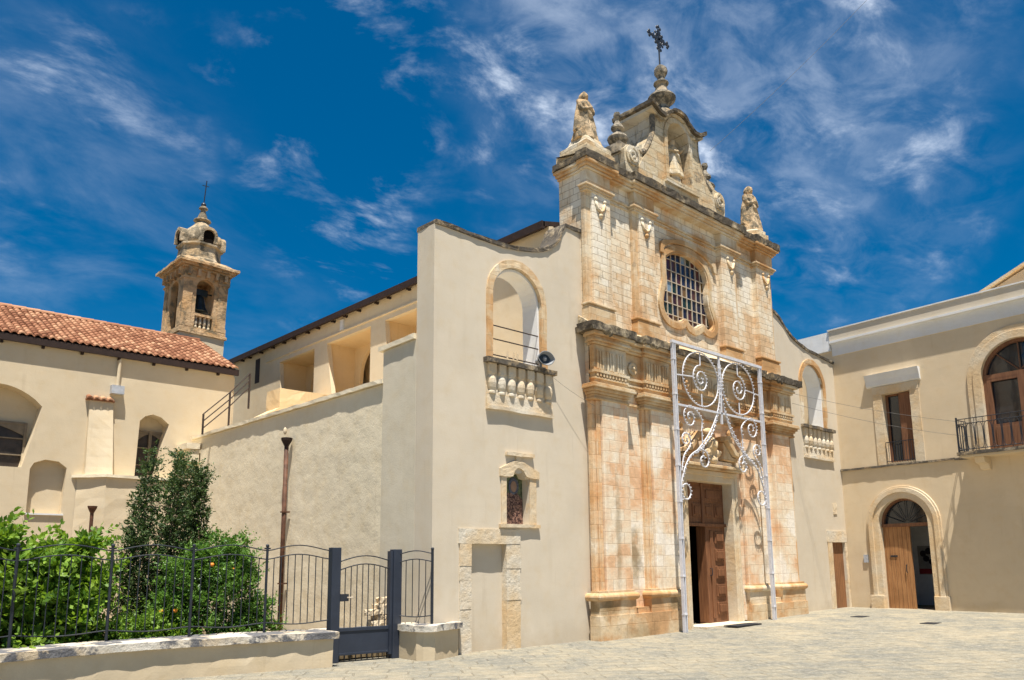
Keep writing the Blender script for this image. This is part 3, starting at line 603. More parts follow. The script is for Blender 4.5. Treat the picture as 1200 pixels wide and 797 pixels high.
# grid of coloured panes
pn = MB(); ld = MB(); nx, nz = 11, 7; X0, X1, Z0, Z1 = 6.95, 9.30, 7.50, 9.58
for i in range(nx):
    for j in range(nz):
        x0 = X0+(X1-X0)*i/nx; z0 = Z0+(Z1-Z0)*(j+.0)/nz
        pn.box(x0, x0+(X1-X0)/nx-.002, .02, .03+random.random()*.01, z0, z0+(Z1-Z0)/nz-.002, random.random())
        ld.box(x0, x0+(X1-X0)/nx, -.005, .015, z0-.010, z0+.010)
for i in range(nx+1): x = X0+(X1-X0)*i/nx; ld.box(x-.010, x+.010, -.01, .018, Z0, Z1+.1)
ch(pn, 'coloured_panes', 'stained', wind, rndattr=True); ch(ld, 'lead_grid', 'lead', wind)
UP = [(4.10, 4.92, .3), (5.82, 6.60, .1), (9.58, 10.40, .1), (11.40, 12.32, .1)]
for a, b, s_ in UP:
    p = MB().box(a+(.18 if a < 8 else .0), b-(.0 if a < 8 else .18), -.26, YU+.03, 7.30, 10.02)
    pil = ch(p, 'pilaster', 'stone_up', bevel=.012)
    s0, s1 = (a, a+.19) if a < 8 else (b-.19, b)
    ch(MB().box(s0, s1, -.19, YU+.03, 7.30, 10.02), 'pilaster_strip', 'strip_up', pil, bevel=.01)
    ch(MB().box(a-.05, b+.05, -.30, YU+.03, 6.8, 7.20).box(a-.03, b+.03, -.28, YU+.03, 7.20, 7.26).box(a-.07, b+.07, -.32, YU+.03, 7.262, 7.31), 'pedestal', 'stone_trim', pil, bevel=.012)
    ch(MB().box(a-.03, b+.03, -.28, YU+.03, 9.98, 10.03).box(a-.06, b+.06, -.31, YU+.03, 10.032, 10.08).box(a-.10, b+.10, -.34, YU+.03, 10.082, 10.13), 'capital', 'stone_trim', pil, bevel=.01)
    gd = MB(); cm = (a+b)/2+.04
    gd.tube([(cm-.16, -.27, 9.80), (cm-.10, -.28, 9.62), (cm, -.29, 9.56), (cm+.10, -.28, 9.62), (cm+.16, -.27, 9.80)], .035, 8).ball((cm, -.28, 9.46), .06).ball((cm-.16, -.27, 9.84), .05).ball((cm+.16, -.27, 9.84), .05)
    ch(gd, 'carved_garland', 'stone_trim', pil, smooth=True)
    ch(MB().box(a, b, -.27, YU+.03, 10.135, 10.50), 'frieze_block', 'stone_trim', pil)
ch(MB().box(UX0-.01, UX1+.01, -.16, YU+.05, 10.10, 10.17).box(UX0-.01, UX1+.01, -.14, YU+.05, 10.0, 10.04), 'frieze_moulding', 'stone_trim', bevel=.01)
uc = MB()
for z0, z1, e in ((10.505, 10.56, .05), (10.562, 10.63, .10), (10.632, 10.70, .16)):
    uc.box(UX0-e, UX1+e, -.20-e, .64+e*.3, z0, z1)
    for a, b, s_ in (UP[0], (5.82, 10.40, 0), UP[3]): uc.box(a-e, b+e, -.27-e, -.1, z0+.001, z1+.001)
ch(uc, 'cornice_moulding', 'stone_trim', bevel=.012)
un = MB().box(3.96, 12.50, -.38, .68, 10.705, 10.86).box(3.91, 5.08, -.44, -.1, 10.70, 10.90).box(5.66, 10.62, -.48, -.1, 10.70, 10.90).box(11.24, 12.56, -.44, .69, 10.70, 10.90)
un.add([(3.98, -.36, 10.86), (12.48, -.36, 10.86), (12.48, .60, 11.05), (3.98, .60, 11.05)], [(0, 1, 2, 3)])
ch(un, 'upper_cornice', 'cornice', cut=.16, jit=.03, freq=4)

# --- portal
PO = ch(MB().box(7.20, 7.40, -.22, -.1, 0, 3.62).box(9.56, 9.76, -.22, -.1, .1, 3.62), 'portal_surround', 'portal', bevel=.015)
fr = MB().prism([(7.34, -.1), (7.34, 3.76), (9.62, 3.76), (9.62, -.1), (9.45, -.1), (9.45, 3.56), (7.49, 3.56), (7.49, -.1)], -.27, .05).prism([(7.28, -.1), (7.28, 3.84), (9.68, 3.84), (9.68, -.1), (9.58, -.1), (9.58, 3.72), (7.38, 3.72), (7.38, -.1)], -.30, -.1)
ch(fr, 'door_frame', 'portal', PO, bevel=.015)
ch(MB().box(7.28, 9.72, -.42, -.1, 3.845, 3.90).box(7.22, 9.80, -.47, -.1, 3.902, 3.98), 'portal_cornice', 'carved', PO, bevel=.012, cut=.3, jit=.008)
ch(MB().box(7.42, 9.56, -.25, -.1, 3.98, 4.12).box(6.95, 7.28, -.26, -.1, 0, 4.25).box(9.72, 9.92, -.24, -.1, .1, 4.2), 'portal_backing', 'stone_low', PO, bevel=.01)
def vol(cx, cz, s, y0, y1, turns=1.6, r0=.26, w=.045, n=40):
    m = MB(); pts = []
    for i in range(n+1):
        a = i/n*turns*2*math.pi; r = r0*(1-.82*i/n); pts.append((cx+s*r*math.cos(a+math.pi/2), (y0+y1)/2, cz+r*math.sin(a+math.pi/2)))
    m.tube(pts, w, 8)
    for i in range(len(m.v)): x, y, z = m.v[i]; m.v[i] = (x, y0 if y < (y0+y1)/2-1e-6 else (y1 if y > (y0+y1)/2+1e-6 else y), z)
    return m
for s in (-1, 1):
    cx = 8.49; bp = MB()
    bp.prism([(cx+s*.28, 4.58), (cx+s*.60, 4.66), (cx+s*.72, 4.50), (cx+s*.95, 4.28), (cx+s*1.25, 4.22), (cx+s*1.25, 4.32), (cx+s*1.02, 4.38), (cx+s*.84, 4.58), (cx+s*.70, 4.78), (cx+s*.28, 4.72)], -.46, -.1)
    bp.prism([(cx+s*.56, 4.16), (cx+s*.56, 4.62), (cx+s*.70, 4.50), (cx+s*.92, 4.26), (cx+s*1.2, 4.2), (cx+s*1.2, 4.125)], -.34, -.1)
    ch(bp, 'pediment_half', 'carved', PO, bevel=.015)
cg = MB().ball((8.49, -.30, 4.42), .26, (1.0, .55, 1.25)).ball((8.49, -.42, 4.50), .12, (1, .8, 1.2)).ball((8.28, -.34, 4.30), .13, (1.3, .7, .8)).ball((8.70, -.34, 4.30), .13, (1.3, .7, .8)).ball((8.49, -.36, 4.12), .16, (1.2, .7, .8)).ball((8.49, -.28, 4.82), .15, (1.3, .6, .8))
ch(cg, 'carved_cartouche', 'portal', PO, remesh=.018, jit=.03, freq=8)
for s in (-1, 1):
    vv = MB()
    x = 8.49+s*1.08
    for z, r in ((4.55, .12), (4.75, .10), (4.92, .08)): vv.ball((x, -.2, z), r, (1, .6, 1))
    ch(vv, 'carved_drop', 'carved', PO, smooth=True, jit=.03, freq=9)
# the walnut door
DR = ch(MB().box(7.47, 9.47, .02, .08, 2.50, 3.58).box(8.68, 9.46, .025, .08, 0, 2.50), 'church_door', 'oak')
pn_ = MB()
for x0, x1 in ((7.58, 8.40), (8.54, 9.36)):
    pn_.box(x0, x1, .035, .07, 3.10, 3.46).box(x0+.08, x1-.08, .01, .05, 3.17, 3.39)
    pn_.box(x0, x0+.35, .035, .07, 2.70, 3.03).box(x1-.35, x1, .035, .07, 2.70, 3.03).box(x0+.06, x0+.29, .01, .05, 2.76, 2.97).box(x1-.29, x1-.06, .01, .05, 2.76, 2.97)
pn_.box(7.48, 9.46, .0, .08, 2.46, 2.54).box(8.42, 8.52, .02, .07, 2.54, 3.56)
for k in range(5):
    z = .28+k*.44
    pn_.box(8.96, 9.36, .035, .075, z, z+.30).box(9.01, 9.31, .005, .05, z+.06, z+.24)
pn_.box(8.76, 8.88, .035, .075, .2, 2.36)
pn_.xf(Matrix.Translation((0, -.04, 0)))
ch(pn_, 'door_panels', 'oak', DR, bevel=.008)
ch(MB().box(8.58, 8.675, .02, .30, .09, 2.46), 'leaf_edge', 'oak', DR, bevel=.008)
ch(MB().tube([(8.72, .03, 1.25), (8.72, -.04, 1.25), (8.72, -.04, 1.42), (8.72, .03, 1.42)], .012), 'door_handle', 'iron', DR)
ch(MB().box(7.5, 9.7, -.62, .10, -.1, .085), 'door_step', 'jamb', cut=.3, jit=.006)

# --- attic gable with niche
AX = 7.83
def mir(p): return [(2*AX-x, z) for x, z in reversed(p)]
halfR = [(8.80, 13.0), (8.80, 12.62), (8.86, 12.40), (9.00, 12.10), (9.14, 11.82), (9.36, 11.55), (9.50, 11.3), (9.55, 10.88)]
nich = archpts(7.36, 8.34, 11.36, 12.60)
top_in = [(6.86, 13.0), (7.05, 13.0), (7.22, 13.04), (7.38, 13.16), (7.56, 13.28), (7.83, 13.32), (8.10, 13.28), (8.28, 13.16), (8.44, 13.04), (8.62, 13.0)]
ch(MB().prism(mir(halfR)+top_in[1:]+halfR[:1]+halfR[1:], -.20, .30, [nich]), 'attic_gable', 'attic', cut=.5)
ch(MB().prism([(6.9, 10.88), (6.9, 13.05), (7.5, 13.1), (8.1, 13.1), (8.78, 13.05), (8.78, 10.88)], .31, .92), 'attic_gable_back', 'attic')
ch(MB().box(7.2, 8.5, .28, .34, 11.2, 13.1), 'niche_back', 'carved')
tc_ = c2([(6.62, 13.30), (6.98, 13.12), (7.20, 13.12), (7.40, 13.26), (7.56, 13.38), (7.83, 13.43), (8.10, 13.38), (8.26, 13.26), (8.46, 13.12), (8.70, 13.12), (9.02, 13.26)], 4)
def pushdown(p, d): return [(x, z-d) for x, z in p]
ch(MB().prism(ring(tc_, pushdown(tc_, .11)), -.38, 1.0), 'gable_cornice', 'cornice', cut=.14, jit=.02, freq=5)
ch(MB().prism(ring(pushdown(tc_[1:-1], .112), pushdown(tc_[1:-1], .19)), -.28, .95), 'gable_moulding', 'attic')
ch(MB().prism(ring(archpts(7.24, 8.46, 11.36, 12.62, n=18), archpts(7.365, 8.335, 11.36, 12.60, n=18)), -.245, -.15), 'niche_surround', 'attic', cut=.25, jit=.01)
ch(MB().box(7.12, 8.58, -.34, -.15, 11.20, 11.34).box(7.05, 8.65, -.26, -.15, 10.9, 11.20), 'niche_sill', 'attic', cut=.25, jit=.012)
ch(MB().box(5.9, 9.9, -.30, -.18, 10.9, 11.02), 'attic_course', 'attic', cut=.3, jit=.015)
for s in (-1, 1):
    # scroll buttress: side block, volute, finial
    bx = AX+s*1.85
    pl = [(AX+s*1.50, 10.88), (AX+s*1.50, 11.98), (AX+s*1.75, 11.80), (AX+s*2.05, 11.78), (AX+s*2.22, 11.6), (AX+s*2.20, 11.25), (AX+s*2.12, 10.88)]
    sb = ch(MB().prism(pl, -.18, .55), 'scroll_buttress', 'attic', cut=.3, jit=.015)
    v_ = vol(AX+s*1.92, 11.50, s, -.25, -.14, 1.5, .21, .038)
    v_.xf(Matrix.Identity(4))
    ch(v_, 'volute', 'attic', sb, smooth=False)
    ch(MB().prism([(AX+s*1.92+.24*math.cos(2*math.pi*i/24), 11.50+.26*math.sin(2*math.pi*i/24)) for i in range(24)], -.22, -.15), 'volute_disc', 'attic', sb)
    fx = 5.80+.0 if s < 0 else 9.66
    ch(MB().box(fx-.26, fx+.26, -.10, .42, 11.55, 11.80), 'finial_block', 'finial', sb, cut=.2, jit=.015)
    ch(MB().lathe([(.15, 11.80), (.11, 11.86), (.24, 11.97), (.265, 12.04), (.24, 12.09), (.13, 12.17), (.10, 12.24), (.165, 12.31), (.16, 12.36), (.075, 12.46), (.05, 12.55), (.07, 12.59), (.095, 12.66), (.08, 12.74), (.02, 12.77)], fx, .16, 14), 'finial', 'finial', sb, jit=.01, freq=6)
for s in (-1, 1):   # concave raised edge of the gable
    e = [(AX+s*(x-AX), z) for x, z in [(8.80, 12.98), (8.80, 12.62), (8.87, 12.38), (9.02, 12.08), (9.18, 11.86), (9.42, 11.72)]]
    ch(MB().tube([(q.x, q.y, q.z) for q in catmull([(x, -.14, z) for x, z in e], 5)], .075, 8), 'gable_edge_roll', 'finial')
ch(MB().lathe([(.34, 13.30), (.30, 13.52), (.20, 13.68), (.18, 13.76), (.35, 13.92), (.385, 14.00), (.35, 14.06), (.22, 14.16), (.17, 14.26), (.15, 14.38), (.21, 14.44), (.20, 14.48), (.12, 14.54), (.10, 14.62), (.12, 14.66), (.175, 14.74), (.185, 14.82), (.165, 14.90), (.10, 14.97), (.03, 14.99)], 7.80, .2, 20), 'crowning_finial', 'finial', jit=.012, freq=5)

# --- iron cross on the crowning finial
CR = thing('iron_cross', 'black wrought iron cross with leafy tips on top of the church gable', 'cross', (7.78, .2, 14.97))
cr = MB().tube([(0, 0, 0), (-.01, 0, .55)], .022)
crp = MB(); cz = .82
crp.box(-.035, .035, -.015, .015, .5, 1.12).box(-.40, .36, -.015, .015, cz-.03, cz+.03)
for dx, dz in ((-.42, 0), (.38, 0), (0, .34), (0, -.30)):
    for q in (-1, 0, 1):
        ox, oz = (0, q*.07) if dx else (q*.07, 0)
        sg = (1 if dx+dz > 0 else -1)
        tx, tz = (dx+(sg*.05 if q == 0 and dx else 0)+ox, cz+dz+(sg*.05 if q == 0 and dz else 0)+oz)
        crp.ball((tx, 0, tz), .05, (1, .4, 1), 6)
for a in range(4):
    for r_ in (.13, .22): t = R(45+90*a); crp.ball((r_*math.cos(t), 0, cz+r_*math.sin(t)), .045, (1, .4, 1), 6)
crp.tube([(.17*math.cos(2*math.pi*i/20), 0, cz+.17*math.sin(2*math.pi*i/20)) for i in range(20)], .02, 6, True)
for dx in (-.25, .22): crp.ball((dx, 0, cz+.05), .045, (1, .4, 1), 6).ball((dx, 0, cz-.05), .045, (1, .4, 1), 6)
for dz in (-.2, .22): crp.ball((.05, 0, cz+dz), .045, (1, .4, 1), 6).ball((-.05, 0, cz+dz), .045, (1, .4, 1), 6)
cr.build('shaft', 'iron', CR); crp.build('openwork_cross', 'iron', CR)

# --- statues
def statue(name, label, x, y, z, h, ped, lean=0, arms='fold', rz=0, base_w=.36, mat='statue', group=None, pn_sides=8):
    T = thing(name, label, 'statue', (x, y, z), rz, group)
    if ped: MB().lathe(ped, n=pn_sides, rot=R(180/pn_sides)).build('pedestal', 'attic' , T, cut=.15, jit=.015, freq=5)
    zb = ped[-1][1]-.01 if ped else 0
    m = MB(); k = h
    # robe sections: (z, rx, ry, xo, yo)
    secs = [(0, base_w, base_w*.85, 0, 0), (.06, base_w*.98, base_w*.82, 0, 0), (.22, base_w*.86, base_w*.72, .0, 0), (.40, base_w*.74, base_w*.60, 0, 0), (.54, base_w*.66, base_w*.52, 0, -.01), (.66, base_w*.68, base_w*.50, 0, -.01), (.75, base_w*.70, base_w*.46, 0, 0), (.80, base_w*.58, base_w*.40, 0, 0), (.83, base_w*.30, base_w*.26, 0, 0), (.87, base_w*.20, base_w*.20, 0, -.01)]
    n = 28; vs, fs = [], []
    for q, (zz, rx, ry, xo, yo) in enumerate(secs):
        for i in range(n):
            a = 2*math.pi*i/n; fold = 1+(.10*math.sin(a*6+zz*5)+.06*math.sin(a*11-zz*3))*max(0, 1-zz*.9)
            vs.append((rx*fold*math.cos(a)*k/1.3+xo, ry*fold*math.sin(a)*k/1.3+yo, zb+zz*k))
    for q in range(len(secs)-1):
        for i in range(n): fs.append((q*n+i, q*n+(i+1) % n, (q+1)*n+(i+1) % n, (q+1)*n+i))
    fs += [tuple(range(n))[::-1], tuple(range((len(secs)-1)*n, len(secs)*n))]; m.add(vs, fs)
    hr = .074*h
    for s in (-1, 1): m.tube([(s*base_w*.45*k/1.3, -.02, zb+.80*k), (s*base_w*.75*k/1.3, .02, zb+.5*k), (s*base_w*.85*k/1.3, .03, zb+.15*k)], .05*k, 8, r2=.06*k)
    m.tube([(-base_w*.5*k/1.3, -.10, zb+.72*k), (0, -.20, zb+.50*k), (base_w*.7*k/1.3, -.12, zb+.30*k)], .035*k, 8)
    m.ball((0, .02, zb+.90*k), hr*1.15, (1.1, 1.0, 1.3))
    m.ball((lean*.04, -.02, zb+.925*k), hr, (.85, 1.0, 1.12)); m.ball((lean*.04, -.02-hr*.95, zb+.92*k), hr*.18); m.ball((lean*.04, -.02+hr*.25, zb+.945*k), hr*1.05, (.95, .9, 1.05))
    sw = base_w*.55*k/1.3
    if arms == 'fold':
        for s in (-1, 1): m.tube([(s*sw, 0, zb+.79*k), (s*sw*1.25, -.06, zb+.66*k), (s*sw*1.05, -.12, zb+.58*k), (s*sw*.2, -.19, zb+.64*k+s*.02)], .055*k, 8, r2=.03*k); m.ball((s*sw*.15, -.20, zb+.645*k+s*.02), .035*k)
    else:
        m.tube([(-sw, 0, zb+.79*k), (-sw*1.3, -.05, zb+.66*k), (-sw*.4, -.20, zb+.62*k)], .055*k, 8, r2=.03*k); m.ball((-sw*.3, -.21, zb+.62*k), .035*k)
        m.tube([(sw, 0, zb+.79*k), (sw*1.6, -.08, zb+.72*k), (sw*2.2, -.12, zb+.84*k)], .055*k, 8, r2=.028*k); m.ball((sw*2.25, -.12, zb+.86*k), .035*k)
    m.build('robed_figure', mat, T, remesh=.014, jit=.02, freq=9)
    return T
statue('stone_statue', 'weathered stone saint with folded arms above the left corner of the church front', 4.56, .15, 10.93, 1.28, [(.70, -.05), (.70, .14), (.62, .17), (.60, .32), (.50, .36), (.42, .44), (.36, .56)], base_w=.33, rz=R(0), pn_sides=4, group='stone saints on the corners of the church front')
statue('stone_statue', 'weathered stone saint on the right corner of the church front above the cornice end', 11.80, .05, 10.93, 1.48, [(.50, -.05), (.50, .10), (.42, .14), (.42, .24), (.34, .30)], base_w=.30, rz=R(-10), group='stone saints on the corners of the church front')
statue('niche_statue', 'small pale stone saint with raised arm standing in the gable niche', 7.92, .03, 11.35, 1.08, [(.26, 0), (.26, .10), (.20, .14), (.18, .34)], arms='raise', base_w=.34, mat='attic')

# --- loudspeaker on the left balustrade
SP = thing('loudspeaker', 'grey horn loudspeaker with dark oval mouth on the balustrade of the left arch', 'loudspeaker', (2.72, -.10, 5.62), R(-12))
hn = MB(); secs = [(.16, .05, .05), (.05, .06, .06), (-.02, .08, .07), (-.12, .15, .11), (-.19, .21, .15), (-.21, .215, .155)]
n = 20; vs = [(rx*math.cos(2*math.pi*i/n)*(1-.12*abs(math.sin(4*math.pi*i/n))), yy, .15+rz_*math.sin(2*math.pi*i/n)) for yy, rx, rz_ in secs for i in range(n)]
fs = [(q*n+i, q*n+(i+1) % n, (q+1)*n+(i+1) % n, (q+1)*n+i) for q in range(len(secs)-1) for i in range(n)]+[tuple(range(n))]
hn.add(vs, fs); ho = hn.build('horn', 'speaker', SP); sdm = ho.modifiers.new('solid', 'SOLIDIFY'); sdm.thickness = .012
MB().lathe([(.01, 0), (.15, .005), (.16, .01)], sx=1.1, sy=.8).xf(Matrix.Translation((0, -.12, .15)) @ Matrix.Rotation(R(90), 4, 'X')).build('horn_mouth', 'speaker_in', SP)
MB().ball((0, -.13, .15), .05, (1, .9, 1)).build('horn_centre', 'speaker', SP, smooth=True)
MB().box(-.02, .02, .0, .04, -.02, .12).box(-.10, .10, -.02, .06, -.02, .0).build('bracket', 'speaker', SP)

# ================================================================ luminaria frame in front of the portal
LU = thing('festival_light_frame', 'tall white openwork frame of scrolls and light bulbs in front of the church door', 'light frame', (6.72, -.62, 0))
def lu(mb, name, mat='lumi', **k): return mb.xf(Matrix.Translation((-6.72, .62, 0))).build(name, mat, LU, **k)
YF = -.62
def post(x, name='post'):
    p = MB().box(x-.055, x-.025, YF-.035, YF+.035, gz(x)-.02, 6.80).box(x+.025, x+.055, YF-.035, YF+.035, gz(x)-.02, 6.80)
    p.box(x-.03, x+.03, YF+.01, YF+.025, gz(x), 6.79); k = 0
    z = .4
    while z < 6.7: p.box(x-.06, x+.06, YF-.04, YF+.04, z, z+.03); z += .85
    lu(p, name)
post(6.66); post(10.58)
lu(MB().box(6.58, 10.66, YF-.04, YF+.03, 6.76, 6.83), 'top_bar')
lu(MB().box(6.74, 10.50, YF-.02, YF+.02, 5.25, 5.30), 'cross_bar')
lu(MB().box(8.57, 8.63, YF-.02, YF+.02, 5.0, 6.75), 'centre_mast')
def bulbs(pts, step=.085, r=.017):
    m = MB(); acc = 0; last = Vector(pts[0])
    for p in pts[1:]:
        p = Vector(p); d = (p-last).length; acc += d
        if acc >= step: m.ball(p+Vector((0, -.03, 0)), r, (1, 1, 1), 4); acc = 0
        last = p
    return m
def scroll(pts, name='scroll', r=.016, mirror=False):
    P = catmull([(x, YF, z) for x, z in pts], 10)
    m_ = MB().tube(P, r, 6); bb = bulbs(P); m_.add(bb.v, bb.f); return lu(m_, name)
    lu(bulbs(P), 'light_bulbs', parent=None) if False else bulbs(P).xf(Matrix.Translation((-6.72, .62, 0))).build('light_bulbs', 'lumi', o)
    return o
def spiral(cx, cz, R0_, turns, s=1, a0=90, rmin=.10):
    out = []; n = int(turns*14)
    for i in range(n+1):
        t = i/n; a = R(a0)+s*turns*2*math.pi*t; r = R0_*(1-t)**1.0+rmin*t; out.append((cx+r*math.cos(a), cz+r*math.sin(a)))
    return out
def circ(cx, cz, rx, rz_, n=24): return [(cx+rx*math.cos(2*math.pi*i/n), cz+rz_*math.sin(2*math.pi*i/n)) for i in range(n+1)]
for cx, s in ((7.76, 1), (9.46, -1)):
    scroll(circ(cx, 6.03, .76, .68), 'large_ring')
    scroll(spiral(cx, 6.03, .36, 1.9, s, 90, .05), 'centre_spiral')
    for q0, q1 in (((cx, 6.72), (cx, 6.40)), ((cx, 5.66), (cx, 5.34)), ((cx-s*.35, 6.05), (cx-s*1.0, 6.0))): lu(MB().tube([(q0[0], YF, q0[1]), (q1[0], YF, q1[1])], .018), 'ring_stay')
for s in (1, -1):
    mx_ = lambda pts: [(8.61+s*(x-8.61), z) for x, z in pts]
    scroll(mx_([(8.56, 6.55), (8.56, 5.75), (8.40, 5.25), (8.05, 4.75), (7.55, 4.30), (7.05, 3.95), (6.78, 3.45), (6.76, 2.95)]), 'long_scroll')
    scroll(mx_([(8.50, 5.40), (8.2, 4.80), (7.8, 4.42), (7.40, 4.15)]), 'long_scroll')
    scroll(mx_([(7.68, 4.72), (7.72, 5.0), (7.52, 5.20)]+[p for p in spiral(7.22, 5.02, .30, 1.5, 1, 50, .06)]), 'small_scroll')
    scroll(mx_([(6.80, 3.7), (6.90, 4.05)]+spiral(7.00, 4.45, .22, 1.3, 1, -60, .05)), 'small_scroll')
    scroll(mx_([(6.80, 3.5), (7.10, 4.02), (7.5, 4.25)]+spiral(7.72, 4.02, .25, 1.2, -1, 100, .06)), 'small_scroll')
    scroll(mx_(spiral(6.93, 3.22, .20, 1.0, 1, 150, .17)), 'small_scroll')
    scroll(mx_([(7.7, 4.7), (7.70, 4.1)]), 'scroll_tie', .016)

# ================================================================ left house with tiled roof
EYO = 0
HO = thing('tiled_house', 'cream house with terracotta tiled roof and deep arched windows behind the garden', 'house', (-4, 11.6, 0))
def ho(mb, name, mat, parent=None, **k): return mb.xf(Matrix.Translation((4, -11.6, 0))).build(name, mat, parent or HO, **k)
HY = 11.6
w1 = [(-5.75, 4.12), (-5.75, 5.7)]+[(-5.73+1.94*i/12, 5.72+.47*math.sin(math.pi*i/12)**.8+.0) for i in range(1, 12)]+[(-3.79, 5.72), (-3.92, 5.0), (-4.12, 4.12)]
w2 = [(-1.43, 4.06), (-1.39, 5.62), (-1.25, 5.77), (-1.05, 5.84), (-.82, 5.78), (-.60, 5.60), (-.74, 4.9), (-.82, 4.06)]
w3 = [(-3.93, 2.99), (-3.93, 4.10), (-3.85, 4.26), (-3.6, 4.36), (-3.3, 4.33), (-3.1, 4.18), (-3.15, 2.99)]
ho(MB().prism([(-16, -.3), (-16, 7.38), (1.2, 7.38), (1.2, -.3)], HY, HY+.5, [w1, w2, w3]), 'wall', 'house')
ho(MB().prism([(HY+.02, -.3), (HY+.02, 7.25), (14.62, 8.80), (17.5, 7.25), (17.3, -.3)], 1.0, 1.25, ax='x'), 'gable_wall', 'house')
ho(MB().box(-4.1, -3.0, HY+.20, HY+.26, 2.9, 4.5), 'blind_niche_back', 'house')
ho(MB().box(-3.97, -3.10, HY-.05, HY+.2, 2.945, 2.988), 'niche_sill', 'palace_white')
def hwin(x0, x1, z0, z1, y, arch=False):
    f = MB(); t = .06
    f.box(x0, x0+t, y-.04, y+.02, z0, z1).box(x1-t, x1, y-.04, y+.02, z0, z1).box(x0, x1, y-.045, y+.02, z1-t, z1).box(x0, x1, y-.045, y+.02, z0, z0+t).box((x0+x1)/2-.04, (x0+x1)/2+.04, y-.05, y+.02, z0, z1)
    for k in (1, 2): z = z0+(z1-z0)*k/3; f.box(x0, x1, y-.03, y+.015, z-.015, z+.015)
    f.prism([(x0+t, z1-t)]+[(x0+t+(x1-x0-2*t)*i/10, z1-t-.28+.25*math.sin(math.pi*i/10)) for i in range(11)]+[(x1-t, z1-t)], y-.025, y+.012)
    o = ho(f, 'window', 'greyframe'); ho(MB().box(x0, x1, y+.022, y+.03, z0, z1), 'pane', 'house_glass', o)
    return o
hwin(-5.75, -4.0, 4.05, 5.32, HY+.42); hwin(-1.40, -.52, 3.95, 5.42, HY+.42)
ho(MB().box(-5.9, -3.7, HY+.46, HY+.52, 3.9, 6.4), 'window_tympanum', 'house'); ho(MB().box(-1.6, -.4, HY+.46, HY+.52, 3.9, 6.1), 'window_tympanum', 'house')
# sloping buttress
ho(MB().add([(-2.70, HY+.02, 6.04), (-2.12, HY+.02, 6.04), (-2.12, HY-.05, 6.04), (-2.70, HY-.05, 6.04), (-2.72, HY+.02, 3.97), (-2.10, HY+.02, 3.97), (-2.10, HY-.42, 3.97), (-2.72, HY-.24, 3.97)],
            [(0, 1, 2, 3), (4, 5, 6, 7), (3, 2, 6, 7), (1, 5, 6, 2), (0, 3, 7, 4)]), 'buttress', 'house', cut=.4, jit=.01)
bt = MB()
def tileat(m, x, y0, z0, y1, z1, r, rnd, n=7, lift=0.):
    vs = []
    for (yy, zz, rr) in ((y0, z0, r*1.08), (y1, z1, r*.9)):
        for i in range(n+1): a = math.pi*i/n; vs.append((x-rr*math.cos(a), yy, zz+rr*math.sin(a)*.85+lift))
    m.add(vs, [(i, i+1, n+2+i, n+1+i) for i in range(n)], rnd)
    vs2 = [(x-r*1.08*math.cos(math.pi*i/n), y0, z0+r*1.08*math.sin(math.pi*i/n)*.85+lift) for i in range(n+1)]+[(x-r*.85*math.cos(math.pi*i/n), y0+.002, z0+r*.85*math.sin(math.pi*i/n)*.62+lift-.012) for i in range(n+1)]
    m.add(vs2, [(i, i+1, n+2+i, n+1+i) for i in range(n)], rnd)
for i in range(4): tileat(bt, -2.72+i*.17, HY-.16, 6.055, HY+.02, 6.14, .075, random.random())
bt.box(-2.80, -2.10, HY-.12, HY+.02, 6.03, 6.075, .3)
ho(bt, 'buttress_tiles', 'tile', rndattr=True)
# low block with coping in front of the house
ho(MB().prism([(-2.85, HY-.02), (-2.30, 11.0), (-.0, 11.0), (-.0, HY-.02)], -.3, 3.93, ax='z'), 'lower_block', 'house', cut=.5, jit=.012)
ho(MB().prism([(-2.98, HY-.02), (-2.33, 10.93), (-.0, 10.93), (-.0, HY-.02)], 3.933, 4.01, ax='z'), 'block_coping', 'side', cut=.3, jit=.01)
# roof of curved tiles
EY, EZ, RY, RZ = 11.46, 7.48, 14.62, 9.02
rows, pitch = 14, .175
sl = MB().add([(-16, EY+.03, EZ-.03), (1.27, EY+.03, EZ-.03), (1.27, RY, RZ-.03), (-16, RY, RZ-.03), (-16, RY+3.2, EZ-.1), (1.27, RY+3.2, EZ-.1),
               (-16, EY+.03, EZ-.10), (1.27, EY+.03, EZ-.10), (1.27, RY, RZ-.12), (-16, RY, RZ-.12), (-16, RY+3.2, EZ-.18), (1.27, RY+3.2, EZ-.18)],
              [(0, 1, 2, 3), (3, 2, 5, 4), (6, 9, 8, 7), (9, 10, 11, 8), (0, 6, 7, 1), (1, 7, 8, 2), (2, 8, 11, 5), (4, 5, 11, 10), (0, 3, 9, 6), (3, 4, 10, 9)])
ro = ho(sl, 'roof', M['fascia'])
tl = MB(); ux, uz = (RY-EY)/rows, (RZ-EZ)/rows
x = 1.20; ci = 0
while x > -10.5:
    for j in range(rows):
        y0, z0 = EY+ux*j, EZ+uz*j
        dx = random.uniform(-.006, .006); lf_ = random.uniform(0, .008)
        tileat(tl, x+dx, y0-.02, z0+.022+lf_, y0+ux*1.15, z0+uz*1.15+.012, .068, random.random())
        # channel tile (concave)
        n = 5; vs = []; xc = x-pitch/2
        for yy, zz, rr in ((y0, z0+.010, .053), (y0+ux*1.05, z0+uz*1.05+.002, .060)):
            vs += [(xc-rr*math.cos(math.pi*i/n), yy, zz+.03-rr*math.sin(math.pi*i/n)*.5) for i in range(n+1)]
        tl.add(vs, [(i, i+1, n+2+i, n+1+i) for i in range(n)], random.random()*.6)
    x -= pitch; ci += 1
ho(tl, 'roof_tiles', 'tile', ro, rndattr=True)
rg = MB(); x = 1.25
